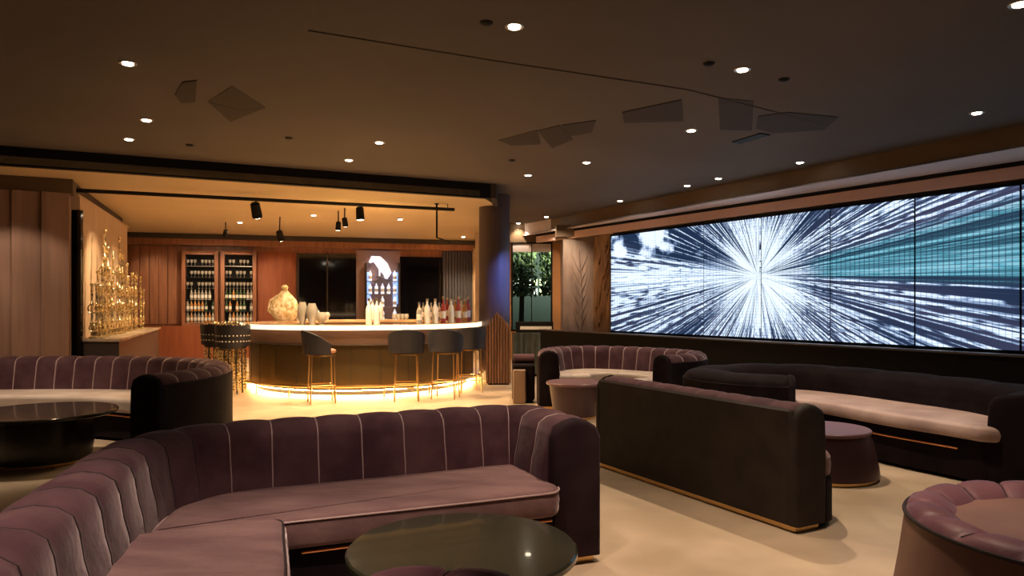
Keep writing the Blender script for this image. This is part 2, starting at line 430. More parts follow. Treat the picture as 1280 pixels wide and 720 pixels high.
# back wall with its panelling
bl, _ = onB(100); br, _ = onB(606)
struct('wall_back', MB().box(bl - 3, br + .2, 0, .2, 0, CEIL, BM), 'wood')
mb = MB()
for px in (164, 176, 188, 199, 211, 222):
    s, _ = onB(px); mb.box(s, s + .2, -.05, 0, .9, 2.95, BM)
struct('trim_5', mb, 'wood')
struct('trim_6', bbox(MB(), 150, 598, 303, 312, .01, .35, z0=2.98, z1=3.14), 'wood')
struct('trim_7', MB().box(bl - 1, br, -.45, 0, 3.14, 3.27, BM), 'dark')
# wainscot at left
struct('baseboard_back', bbox(MB(), 150, 330, 408, 444, .02, .55, z0=0, z1=.86), 'wood2')
# windows / panels on the back wall
def bpanel(name, px0, px1, py0, py1, m, o0=.0, o1=.06, frame=None):
    return struct(name, bbox(MB(), px0, px1, py0, py1, o0, o1), m)
bpanel('wall_red_panel', 322, 370, 316, 440, 'wood2')
bpanel('window_3', 373, 445, 318, 440, 'glassdark', .0, .05)
bpanel('wall_mauve_panel', 445, 499, 314, 440, 'mauvewall', 0, .16)
bpanel('window_4', 499, 553, 322, 440, 'glassdark', 0, .05)
mb = MB(); s0, _ = onB(552); s1, _ = onB(588); pts = []
for i in range(61):
    s = s0 + (s1 - s0) * i / 60; pts.append((s, -.22 - .05 * math.sin(i * 1.05)))
poly = pts + [(s1, -.12), (s0, -.12)]
mb.prism(poly, .1, 2.95); mb.v = [BM @ v for v in mb.v]
cu = build('window_curtain', mb, 'curtain', loc=tuple(BM @ Vector((s0, -.2, .1)))); tag(cu, 'grey blue pleated floor length curtain between dark window and column', 'curtain')
bpanel('wall_tan_pier', 588, 600, 312, 440, 'cream', 0, .4)
for i, px in enumerate((372, 408, 446, 499, 526, 552)):
    pass
struct('window_frame_dark', bbox(bbox(MB(), 371, 374, 316, 440, .05, .12), 408, 410, 316, 440, .05, .10), 'dark').name = 'trim_9'

# right side: wall behind the screen and the far right corner
RW = -2.2
mb = MB(); sbox(mb, -.05, 20, -.25, -.02, 0, CEIL); struct('wall_right', mb, 'rear')
# soffit over the screen
A = P(740, 264, 3.5).xy; B = P(1280, 156, 3.5).xy; ab = (B - A).normalized()
A2 = A - ab * 4.0; B2 = B + ab * 10
def toscreen(p, o=.0): 
    s = (p - S0).dot(SD); return S0 + SD * s + SN * o
zu = 3.27
def soff(p, q):
    a, b = toscreen(p, .05), toscreen(q, .05)
    return [(p.x, p.y, zu), (a.x, a.y, 3.185), (a.x, a.y, CEIL), (p.x, p.y, CEIL)], [(q.x, q.y, zu), (b.x, b.y, 3.185), (b.x, b.y, CEIL), (q.x, q.y, CEIL)]
v1, v2 = soff(A2, B2)
struct('trim_10', MB().add(v1 + v2, [(0, 1, 2, 3), (7, 6, 5, 4), (0, 4, 5, 1), (1, 5, 6, 2), (2, 6, 7, 3), (3, 7, 4, 0)]), 'greysoffit')
nb = Vector((-ab.y, ab.x)); nb = nb if nb.x < 0 else -nb
struct('trim_11', MB().prism([tuple(A2), tuple(B2), tuple(B2 + nb * .03), tuple(A2 + nb * .03)], zu - .01, CEIL), 'fascia')
# dark slot and pink band above the screen
mb = MB(); sbox(mb, -3.0, 18, .0, .06, 3.13, 3.20); struct('trim_12', mb, 'black')
mb = MB(); sbox(mb, -3.0, 18, -.02, .045, 2.97, 3.14); struct('trim_13', mb, 'pinksoffit')
# end wall right of column: window + amber pier + stone + carved panel
YW = 18.6
def wx(px, Y=YW): return (px - 640) / F * Y
def wz(py, Y=YW): return EYE - (py - HZ) * Y / F
wm = MB()
wm.box(wx(600), wx(640), YW, YW + .2, 0, CEIL)
wm.box(wx(640), wx(690), YW, YW + .2, 0, wz(414)); struct('trim_23', MB().box(wx(600), wx(700), YW - .02, YW + .2, wz(303), CEIL), 'fascia')
wm.box(wx(690), wx(760) + 3, YW, YW + .2, 0, CEIL)
struct('wall_far', wm, 'orangewall')
struct('wall_far_return', MB().box(-.95, -.80, YW, 23, 0, CEIL), 'cream').name = 'wall_return'
fr = MB()
for a, b in ((wx(639), wx(641)), (wx(688.5), wx(690.5)), (wx(664), wx(665))): fr.box(a, b, YW - .03, YW + .06, wz(414), wz(303))
for a, b in ((414, 412), (305, 303)): fr.box(wx(639), wx(690.5), YW - .03, YW + .06, wz(a), wz(b))
w1 = struct('window_1', fr, 'black')
pn_ = build('window_pane', MB().box(wx(640), wx(690), YW + .08, YW + .09, wz(414), wz(303)), 'pane', w1, smooth=False)
struct('window_blind', MB().box(wx(640), wx(689), YW - .02, YW + .03, wz(315), wz(305)), 'greysoffit').name = 'trim_24'
YS = 17.0
struct('wall_stone_pier', MB().prism([(wx(704, YS), YS), (wx(741, YS), YS - .1), (wx(746, YS), YS + 1.2), (wx(706, YS), YS + 1.5)], 0, 3.1), 'stone')
struct('wall_carved_pier', MB().prism([(wx(741, YS), YS - .1), (S0.x - .02, S0.y + .1), (S0.x + .5, S0.y + .6), (wx(748, YS) + .3, YS + .5)], 0, 3.0), 'carved')
struct('trim_14', MB().box(wx(696, YS) - .02, wx(760, YS), YS - .25, YS + 1.5, 3.0, 3.27), 'fascia')
# relief branches on the carved pier
mb = MB()
e0 = Vector((wx(741, YS), YS - .12)); e1 = Vector((S0.x - .04, S0.y + .06)); ed = (e1 - e0)
random.seed(3)
for i in range(16):
    t = random.uniform(.08, .9); z = .9 + .12 * i
    a = e0 + ed * t; b = e0 + ed * min(.98, max(.02, t + random.uniform(.12, .35))); mid = a.lerp(b, .5)
    mb.tube([(a.x, a.y, z), (mid.x, mid.y, z + .16), (b.x, b.y, z + .45)], [.022, .016, .004], 6)
struct('trim_15', mb, 'carved', smooth=True)
mb = MB(); sx0 = wx(708, YS); sx1 = wx(739, YS)
for i in range(12):
    z = .8 + .13 * i; s = 1 if i % 2 else -1; cx = (sx0 + sx1) / 2 + .04
    mb.tube([(cx, YS - .075, z), (cx + s * .1, YS - .08, z + .2), (cx + s * random.uniform(.16, .26), YS - .075 , z + .5)], [.016, .012, .003], 6)
mb.tube([((sx0 + sx1) / 2 + .04, YS - .07, .5), ((sx0 + sx1) / 2 + .06, YS - .075, 1.6), ((sx0 + sx1) / 2, YS - .07, 2.7)], [.02, .015, .005], 6)
struct('trim_16', mb, 'stone', smooth=True)
# low ledge wall in front of the screen
mb = MB(); s_l, _ = onS(679, None, .33); sbox(mb, s_l, 18, .3, .42, 0, .80); sbox(mb, s_l, 18, .0, .3, 0, .77)
lw_ = struct('wall_ledge', mb, 'black')
mb = MB(); sbox(mb, s_l, 18, .27, .45, .80, .825); struct('trim_17', mb, mat('ledge_cap', (.10, .085, .085), .35))

# ------------------------------------------------------------------ VIDEO WALL
def screen_mat():
    m = bpy.data.materials.new('video_image'); m.use_nodes = True; nt = m.node_tree
    for n in list(nt.nodes): nt.nodes.remove(n)
    out = nd(m, 'ShaderNodeOutputMaterial'); em = nd(m, 'ShaderNodeEmission'); lk(m, em.outputs[0], out.inputs[0])
    uv = nd(m, 'ShaderNodeUVMap'); uv.uv_map = 'image'
    def math_(op, a, b=None, c=None):
        n = nd(m, 'ShaderNodeMath', operation=op)
        for i, x in enumerate((a, b, c)):
            if x is None: continue
            if isinstance(x, (int, float)): n.inputs[i].default_value = x
            else: lk(m, x, n.inputs[i])
        return n.outputs[0]
    sep = nd(m, 'ShaderNodeSeparateXYZ'); lk(m, uv.outputs[0], sep.inputs[0])
    cs, cz = onS(952, 345)
    x = math_('SUBTRACT', sep.outputs[0], cs); y = math_('SUBTRACT', sep.outputs[1], cz)
    r = math_('SQRT', math_('ADD', math_('MULTIPLY', x, x), math_('MULTIPLY', y, y)))
    th = math_('ARCTAN2', y, x)
    def cn(thk, rk, sc, det, off=0, dist=0):
        cb = nd(m, 'ShaderNodeCombineXYZ')
        # use cos/sin so that the pattern has no seam
        lk(m, math_('MULTIPLY', math_('COSINE', th), thk), cb.inputs[0]); lk(m, math_('MULTIPLY', math_('SINE', th), thk), cb.inputs[1])
        lk(m, math_('ADD', math_('MULTIPLY', math_('LOGARITHM', math_('ADD', r, .05), 2.718), rk), off), cb.inputs[2])
        n = nd(m, 'ShaderNodeTexNoise'); n.inputs['Scale'].default_value = sc; n.inputs['Detail'].default_value = det
        n.inputs['Distortion'].default_value = dist
        lk(m, cb.outputs[0], n.inputs['Vector']); return n.outputs['Fac']
    fine = cn(17, .12, 3.6, 3); broad = cn(2.2, .3, 1.6, 2, 5); dash = cn(34, 5, 2, 1, 9)
    def ramp(v, lo, hi):
        n = nd(m, 'ShaderNodeMapRange', interpolation_type='SMOOTHSTEP'); n.inputs['From Min'].default_value = lo; n.inputs['From Max'].default_value = hi
        lk(m, v, n.inputs['Value']); return n.outputs[0]
    # streaks; threshold varies with the broad noise
    thr = math_('ADD', fine, math_('MULTIPLY', math_('SUBTRACT', broad, .5), .5))
    st = ramp(thr, .42, .60)
    st = math_('MULTIPLY', st, ramp(dash, .30, .52))
    core = ramp(r, 1.25, .0)
    core2 = math_('MULTIPLY', core, ramp(thr, .36, .50))
    k = math_('ADD', math_('MULTIPLY', st, .85), math_('MULTIPLY', core2, 1.5))
    # horizontal haze towards the left side of the wall
    hz = math_('MULTIPLY', ramp(math_('ABSOLUTE', math_('ADD', y, -.05)), .35, .0), ramp(x, .2, -1.4))
    k = math_('ADD', k, math_('MULTIPLY', hz, .55))
    # white bloom shapes at upper left
    nb_ = nd(m, 'ShaderNodeTexNoise'); nb_.inputs['Scale'].default_value = 1.1; nb_.inputs['Detail'].default_value = 4; lk(m, uv.outputs[0], nb_.inputs['Vector'])
    bl_ = math_('MULTIPLY', ramp(nb_.outputs['Fac'], .48, .58), math_('MULTIPLY', ramp(y, .30, .62), ramp(x, -.9, -1.8)))
    k = math_('ADD', k, bl_)
    k = math_('MINIMUM', k, 1.25)
    # teal fan to the right
    ang = math_('DIVIDE', y, math_('MAXIMUM', x, .05))
    teal = math_('MULTIPLY', math_('MULTIPLY', ramp(ang, -.075, -.03), ramp(ang, .25, .17)), ramp(x, .75, 1.4))
    # led grid
    gx = math_('ABSOLUTE', math_('SINE', math_('MULTIPLY', sep.outputs[0], PI / .075))); gz = math_('ABSOLUTE', math_('SINE', math_('MULTIPLY', sep.outputs[1], PI / .05)))
    grid = math_('MULTIPLY', ramp(gx, .05, .5), ramp(gz, .05, .5))
    bgmix = nd(m, 'ShaderNodeMix', data_type='RGBA'); bgmix.inputs['A'].default_value = (.012, .026, .062, 1); bgmix.inputs['B'].default_value = (.045, .045, .09, 1)
    lk(m, ramp(broad, .35, .65), bgmix.inputs['Factor'])
    mmix = nd(m, 'ShaderNodeMix', data_type='RGBA'); lk(m, bgmix.outputs['Result'], mmix.inputs['A']); mmix.inputs['B'].default_value = (.20, .30, .50, 1)
    wmix = nd(m, 'ShaderNodeMix', data_type='RGBA'); lk(m, mmix.outputs['Result'], wmix.inputs['A']); wmix.inputs['B'].default_value = (.78, .90, 1.0, 1)
    kk = math_('MULTIPLY', k, math_('ADD', math_('MULTIPLY', grid, .35), .65)); lk(m, ramp(kk, .28, .95), wmix.inputs['Factor']); lk(m, ramp(kk, .0, .5), mmix.inputs['Factor'])
    tmix = nd(m, 'ShaderNodeMix', data_type='RGBA'); lk(m, wmix.outputs['Result'], tmix.inputs['A'])
    tcol = nd(m, 'ShaderNodeMix', data_type='RGBA'); tcol.inputs['A'].default_value = (.012, .035, .065, 1); tcol.inputs['B'].default_value = (.11, .42, .54, 1)
    lk(m, math_('MULTIPLY', math_('ADD', math_('MULTIPLY', grid, .8), .2), ramp(fine, .32, .6)), tcol.inputs['Factor'])
    lk(m, tcol.outputs['Result'], tmix.inputs['B']); lk(m, math_('MULTIPLY', teal, .85), tmix.inputs['Factor'])
    lk(m, tmix.outputs['Result'], em.inputs['Color']); em.inputs['Strength'].default_value = 1.25
    return m
SMAT = screen_mat()
ssz0 = onS(767, 413)[1]; ssz1 = onS(767, 296)[1]
sfirst = onS(767)[0]
vw = thing('video_wall', 'wide video wall showing white blue light streaks bursting outward above the ledge', 'video wall', (sp(4, .05).x, sp(4, .05).y, ssz0))
seams = [sfirst + .0] + [onS(p)[0] for p in (822, 877, 953, 1039, 1147)]
stp = (seams[-1] - seams[1]) / 4
seams = [sfirst] + [seams[1] + stp * i for i in range(9)]
mb = MB(); sbox(mb, sfirst - .05, seams[-1] + .05, .0, .05, ssz0 - .05, ssz1 + .05); build('cabinet_frame', mb, 'black', vw, smooth=False)
for i in range(len(seams) - 1):
    a, b = seams[i] + .02, seams[i + 1] - .02
    mb = MB(); sbox(mb, a, b, .052, .085, ssz0, ssz1)
    o = build('screen_panel', mb, SMAT, vw, smooth=False)
    uvl = o.data.uv_layers.new(name='image'); inv = SM.inverted() @ Matrix.Translation(vw.location)
    for lp in o.data.loops:
        co = inv @ o.data.vertices[lp.vertex_index].co; uvl.data[lp.index].uv = (co.x, co.z)

# ------------------------------------------------------------------ FOREGROUND SECTIONAL SOFA
path = [(-1.20, 1.15), (-1.38, 1.8), (-1.52, 2.3), (-1.65, 2.8), (-1.745, 3.15), (-1.77, 3.42), (-1.68, 3.70), (-1.45, 3.90), (-1.1, 4.06), (-.6, 4.28), (-.22, 4.46), (-.02, 4.53), (.12, 4.47), (.22, 4.28), (.30, 4.09), (.345, 3.97)]
seat_main = [(-1.62, 3.45), (-1.5, 3.72), (-1.0, 4.02), (-.5, 4.24), (-.12, 4.42), (-.02, 4.44), (.06, 4.36), (.26, 3.87), (.235, 3.775), (-.15, 3.61), (-.54, 3.45), (-.98, 3.275), (-1.55, 3.03)]
seat_leg = [(-1.64, 2.90), (-1.33, 3.045), (-1.04, 3.175), (-.985, 3.15), (-.92, 2.95), (-.80, 2.6), (-.62, 2.0), (-.42, 1.3), (-1.15, 1.15), (-1.40, 2.0), (-1.57, 2.6)]
base1 = [(-1.6, 3.5), (-1.45, 3.75), (-.5, 4.22), (0, 4.42), (.22, 3.85), (.20, 3.83), (-.98, 3.33), (-1.5, 3.1)]
base2 = [(-1.6, 3.4), (-1.1, 3.33), (-1.06, 3.28), (-.86, 2.62), (-.5, 1.34), (-1.05, 1.2), (-1.4, 2.5)]
fs = sofa('large mauve velvet sectional sofa with channelled curved back around the dark round table', path, -1, .80, .46, .27,
          [seat_main], [base1], [([(.21, 3.815), (-.4, 3.56), (-.97, 3.32)], .285)], chan=.235, bulge=.015, pipe=('piping', .004), seat_bev=.04, endcap='velvetend')
build('seat_cushion', cushion(seat_leg, .33, .50, .055), 'velvetlit', fs, angle=60)
build('base', MB().prism(base2, .03, .33), 'shell', fs, bevel=.012)
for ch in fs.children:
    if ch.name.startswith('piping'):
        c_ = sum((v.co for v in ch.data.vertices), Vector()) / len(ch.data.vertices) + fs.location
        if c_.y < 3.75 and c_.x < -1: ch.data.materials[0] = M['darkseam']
# edge tubes round the seat cushions
def zip_(poly, z, r=.005, ins_=0):
    p = [Vector((q[0], q[1])) for q in poly]; p = resample(p + [p[0]], .03)[:-1]
    # smooth corners
    for _ in range(2): p = [(p[i - 1] + p[i] * 2 + p[(i + 1) % len(p)]) / 4 for i in range(len(p))]
    if ins_:
        c = sum(p, Vector((0, 0))) / len(p); out = []
        for i in range(len(p)):
            t = (p[(i + 1) % len(p)] - p[i - 1]).normalized(); n = Vector((-t.y, t.x))
            out.append(n)
        ar = sum(p[i - 1].x * p[i].y - p[i].x * p[i - 1].y for i in range(len(p)))
        p = [q + n * (ins_ if ar > 0 else -ins_) for q, n in zip(p, out)]
    return MB().tube([(q.x, q.y, z) for q in p], r, 6, closed=True)
def inset(poly, c, k): return [(c[0] + (x - c[0]) * k, c[1] + (y - c[1]) * k) for x, y in poly]
build('cushion_piping', zip_(seat_main, .44), 'piping', fs)
build('cushion_piping', zip_(seat_leg, .484, .006, .018), 'darkseam', fs)  # dark tube painted in as the shaded crease between the cushions

# LEFT BACK SOFA
path = [(-7.2, 7.9), (-6.5, 8.2), (-5.7, 8.35), (-4.9, 8.38), (-4.2, 8.3), (-3.55, 8.05), (-3.12, 7.6), (-2.97, 7.1), (-3.0, 6.6), (-3.12, 6.15)]
pl = smooth2(path, .02); fr_ = smooth2([(-7.0, 7.25), (-6.3, 7.52), (-5.5, 7.62), (-4.7, 7.6), (-4.1, 7.4), (-3.6, 7.1), (-3.2, 6.75)], .1)
nE = len(pl) - int(.78 / .02); sp1 = frontpoly(pl, -1, .08, fr_, 0, nE)
fr2 = smooth2([(-6.95, 7.32), (-6.3, 7.6), (-5.5, 7.7), (-4.7, 7.68), (-4.1, 7.48), (-3.6, 7.18), (-3.2, 6.83)], .1)
sofa('curved channel-back sofa with pale seat at the left before the brown panelled wall', path, -1, .83, .46, .27, [sp1], [frontpoly(pl, -1, .05, fr2, 0, nE)],
     [([tuple(p) for p in fr2[::4]], .27)], chan=.23, seatm='satin', pipe=('piping', .008), plush=False)

# BACK RIGHT CURVED SOFA
path = [(.50, 9.75), (.50, 10.3), (.72, 10.78), (1.1, 10.98), (1.55, 10.88), (2.0, 10.55), (2.38, 10.1), (2.48, 9.65), (2.28, 9.22), (1.86, 8.92)]
pl = smooth2(path, .02); fr_ = smooth2([(1.10, 9.85), (1.12, 10.15), (1.3, 10.25), (1.6, 10.1), (1.82, 9.8), (1.80, 9.6), (1.55, 9.42)], .08)
fp = frontpoly(pl, -1, .06, fr_); fp2 = inset(fp, (1.5, 10.1), .97)
sofa('curved rose velvet sofa in front of the ledge left of centre under the screen', path, -1, .80, .46, .25, [fp], [fp2], [], chan=.24, seatm='satin', pipe=('piping', .008), plush=False)

# RIGHT LONG BANQUETTE
path = [(2.70, 6.98), (2.36, 7.12), (2.12, 7.45), (2.10, 7.8), (2.36, 8.12), (2.85, 8.32), (3.35, 8.2), (3.72, 7.75), (4.0, 7.15), (4.24, 6.55), (4.30, 6.05), (4.15, 5.65), (3.86, 5.42)]
pl = smooth2(path, .02); fr_ = smooth2([(2.93, 7.16), (3.0, 7.05), (3.27, 6.3), (3.5, 5.85), (3.62, 5.56)], .1)
nA = int(1.0 / .02); fp = frontpoly(pl, -1, .06, fr_, nA)
fr2 = smooth2([(2.98, 7.25), (3.06, 7.12), (3.33, 6.35), (3.56, 5.9), (3.67, 5.62)], .1)
sofa('long dark curved banquette with a rose seat behind the plum drum table at right', path, -1, .745, .48, .46, [fp], [frontpoly(pl, -1, .05, fr2, nA)],
     [([tuple(p - Vector((.02, .02))) for p in fr2[1:]][::3], .27)], chan=.6, bulge=.015, back='shell', seatm='rose', pipe=None, seat_th=.12)

# DIVIDER SOFA seen from behind
Bp = Vector((1.776, 4.44)); al = Vector((-.475, .88)).normalized(); wv = Vector((al.y, -al.x))
def dv(t, w): q = Bp + al * t + wv * w; return (q.x, q.y)
path = [dv(0.05, .125), dv(.7, .125), dv(1.4, .125), dv(2.14, .125)]
seat = [dv(.10, .2), dv(.03, .26), dv(.06, .36), dv(.14, .46), dv(.28, .58), dv(.45, .66), dv(.7, .7), dv(1.5, .7), dv(2.0, .7), dv(2.1, .6), dv(2.12, .2)]
base_ = [dv(.05, .2), dv(.02, .27), dv(.05, .36), dv(.16, .48), dv(.3, .58), dv(.5, .65), dv(1.5, .66), dv(2.05, .64), dv(2.12, .2)]
ds = sofa('straight sofa seen from behind with smooth dark brown back and thin mauve top edge', path, -1, .80, .46, .25, [seat], [base_], [], chan=.22, bulge=.012,
          shellm='brownshell', pipe=None, lean=.02, drop=.045, name='lounge_sofa', basem='shell')

# SOFA / SIDE SEATS BESIDE THE COLUMN
r = thing('lounge_chair', 'small dark armchair with tan end panel left of the back sofa', 'armchair', (.18, 10.8, 0))
build('side_panel', MB().box(.01, .20, 10.30, 10.36, 0, .49), 'tan', r, bevel=.02)
build('arm', MB().box(.0, .33, 10.37, 10.62, .03, .56), 'shell', r, bevel=.04)
build('arm', MB().box(.0, .33, 11.3, 11.5, .03, .56), 'shell', r, bevel=.04)
build('seat_cushion', MB().box(.0, .31, 10.64, 11.28, .18, .44), 'velvet', r, bevel=.05)
mb = MB().tube([(.02, 10.62, .62), (.33, 10.62, .62)], .075, 14); build('bolster', mb, 'velvet', r)
build('base', MB().box(.05, .30, 10.4, 11.45, 0, .17), 'shell', r, bevel=.01)
r = thing('booth_divider', 'grey green ribbed fabric divider below the far window', 'divider', (.3, 14.2, 0))
mb = MB(); pts = []
for i in range(41): pts.append((.0 + .56 * i / 40, 14.2 - .03 * abs(math.sin(i * PI / 8))))
mb.prism(pts + [(.56, 14.35), (0, 14.35)], .05, .86); build('panel', mb, 'greenfabric', r, bevel=0)
build('plinth', MB().box(.02, .54, 14.22, 14.33, 0, .05), 'black', r, smooth=False)
r = thing('window_planter', 'long black planter box standing under the far window', 'planter', (.55, 17.9, 0))
build('trough', MB().box(.09, 1.02, 17.75, 18.05, .12, .99), 'black', r, bevel=.01)
build('trough_cap', MB().box(.2, .98, 17.74, 17.77, .80, .88), 'white', r, smooth=False)
build('foot', MB().box(.2, .95, 17.8, 18.0, 0, .12), 'black', r, smooth=False)

# ------------------------------------------------------------------ TABLES
def drum_table(label, c, rt, zt, prof, topm='tabletop', drumm='tabledrum', ring=None, n=72, overhang=.0):
    r = thing('coffee_table', label, 'coffee table', (c[0], c[1], 0))
    build('table_top', MB().lathe([(0, zt - .035), (rt - .012, zt - .035), (rt, zt - .026), (rt, zt - .008), (rt - .008, zt), (0, zt)], (c[0], c[1], 0), n), topm, r)
    build('pedestal', MB().lathe(prof, (c[0], c[1], 0), n), drumm, r)
    if ring: build('base_ring', MB().lathe([(ring, 0), (ring, .03), (ring - .02, .035)], (c[0], c[1], 0), n), 'brass', r)
    return r
drum_table('large round dark green lacquered coffee table inside the foreground sectional sofa', (-.20, 2.92), .465, .45, [(.16, .03), (.17, .05), (.10, .2), (.12, .35), (.2, .415)], ring=.2)
drum_table('round black coffee table with reflective top before the left sofa', (-4.28, 6.55), .62, .46, [(.40, .03), (.42, .2), (.40, .425)], ring=.38)
drum_table('plum drum table flaring toward its base between divider sofa and banquette', (2.60, 6.02), .37, .40, [(.43, .03), (.42, .12), (.38, .30), (.355, .365)], topm='plumlacquer', drumm='plumdark', ring=.41)
drum_table('small dark plum drum table beside the back right curved sofa', (.80, 9.1), .37, .45, [(.27, .03), (.30, .2), (.33, .415)], topm='plumlacquer', drumm='plumdark', ring=.26)

# ------------------------------------------------------------------ TUB CHAIRS
def tub(label, c, R, zt, open_dir=None, nch=17, roll=.12):
    r = thing('tub_chair', label, 'armchair', (c[0], c[1], 0))
    n = nch * 12
    def wob(a, z): return 1
    # outer smooth shell, flaring to the floor
    zp = zt - .045
    build('outer_shell', MB().lathe([(R * 1.02, .04), (R * 1.07, .15), (R * 1.06, .35), (R * 1.0, zp - .15), (R * .965, zp), (R * .80, zp)], (c[0], c[1], 0), 96),
          M['tubshell'], r)
    # channelled roll
    mb = MB(); prof = [(R * .965, zp), (R * .945, zt - .018), (R * .89, zt - .003), (R * .81, zt - .002), (R * .71, zt - .03), (R * .62, zt - .08), (R * .55, zt - .16), (R * .51, zt - .26)]
    vs = []; fs = []; m = len(prof)
    cr = R * .72; cz = zt - .14
    for j, (q, z) in enumerate(prof):
        for k in range(n):
            sw = .22 * (j / (m - 1)) * 1.0
            a = 2 * PI * k / n + sw
            e = .018 * (abs(math.sin(PI * k / 12)) ** .42 - 1) * (0 if j == 0 else 1)
            dq, dz = q - cr, z - cz; l = math.hypot(dq, dz); qq = q + dq / l * e; zz = z + dz / l * e
            vs.append((c[0] + qq * math.cos(a), c[1] + qq * math.sin(a), zz))
    for j in range(m - 1):
        for k in range(n): fs.append((j * n + k, j * n + (k + 1) % n, (j + 1) * n + (k + 1) % n, (j + 1) * n + k))
    mb.add(vs, fs); build('back_roll', mb, 'tubvelvet', r, angle=80)
    for g in range(nch): build('seam', MB().tube([vs[j * n + (g * 12) % n] for j in range(1, m)], .004, 6), 'darkseam', r)
    build('seat_cushion', MB().lathe([(R * .60, .2), (R * .60, zt - .3), (R * .54, zt - .25), (R * .3, zt - .235), (0, zt - .23)], (c[0], c[1], 0), 64), 'velvetlit', r)
    build('piping', MB().tube([(c[0] + R * .968 * math.cos(2 * PI * k / 96), c[1] + R * .968 * math.sin(2 * PI * k / 96), zp + .004) for k in range(96)], .007, 8, closed=True), 'darkseam', r)
    build('plinth', MB().lathe([(R * .96, 0), (R * .96, .04)], (c[0], c[1], 0), 64), 'black', r)
    return r
M['tubshell'] = noisy(mat('rose_brown_leather', (.25, .13, .11), .5, spec=.4), (.20, .105, .085), (.26, .14, .115), 3, 4, .08, 30)
M['tubvelvet'] = noisy(mat('wine_satin_velvet', (.2, .07, .09), .5, sheen=.4, spec=.4), (.13, .045, .065), (.21, .085, .11), 4, 4, .15, 14)
tub('wine red tub chair with smooth rose brown shell at the lower right corner', (1.87, 2.30), .56, .75)
tub('mauve channelled tub chair whose rolled top just shows below the round table', (-.20, 1.58), .36, .745, nch=9)

# ------------------------------------------------------------------ BAR
bc = Vector((-2.72, 13.35)); ba, bb_ = 2.03, 2.2
bar = thing('bar_counter', 'large round bar with glowing counter edge and bronze front', 'bar', (bc.x, bc.y, 0))
cc = (bc.x, bc.y, 0)
build('countertop', MB().ring([(-.5, 1.055), (.10, 1.055), (.10, 1.10), (-.5, 1.10)], cc, 128, ba, bb_), 'bartop', bar, angle=30)
build('light_strip', MB().ring([(.102, 1.025), (.125, 1.025), (.125, 1.098), (.102, 1.098)], cc, 128, ba, bb_), 'led', bar, angle=30)
build('apron', MB().ring([(-.02, .80), (.0, .80), (.045, 1.054), (-.02, 1.054)], cc, 128, ba, bb_), 'apron', bar, angle=30)
build('rail', MB().ring([(-.0, .785), (.02, .785), (.02, .80), (.0, .80)], cc, 128, ba, bb_), 'steel', bar, angle=30)
build('front_panel', MB().ring([(-.10, .09), (-.03, .09), (-.03, .785), (-.10, .785)], cc, 128, ba, bb_), 'barfront', bar, angle=30)
build('plinth_light', MB().ring([(-.13, .075), (-.05, .075), (-.05, .089), (-.13, .089)], cc, 128, ba, bb_), 'ledgold', bar, angle=30)
build('plinth', MB().ring([(-.22, 0), (-.14, 0), (-.14, .09), (-.22, .09)], cc, 128, ba, bb_), 'black', bar, angle=30)
for i in range(14):
    a = PI + PI * (i + .5) / 14; x = bc.x + (ba - .028) * math.cos(a); y = bc.y + (bb_ - .028) * math.sin(a)
    build('panel_joint', MB().tube([(x, y, .1), (x, y, .78)], .006, 6), 'dark', bar)
build('foot_rail', MB().tube([(bc.x + (ba + .13) * math.cos(PI + PI * k / 60), bc.y + (bb_ + .13) * math.sin(PI + PI * k / 60), .16) for k in range(61)], .018, 8), 'brass', bar)
for i in range(9):
    mb = MB(); a = PI + PI * (i + .5) / 9; mb.tube([(bc.x + (ba + .13) * math.cos(a), bc.y + (bb_ + .13) * math.sin(a), 0), (bc.x + (ba + .13) * math.cos(a), bc.y + (bb_ + .13) * math.sin(a), .16)], .012, 8)
    build('rail_post', mb, 'brass', bar)

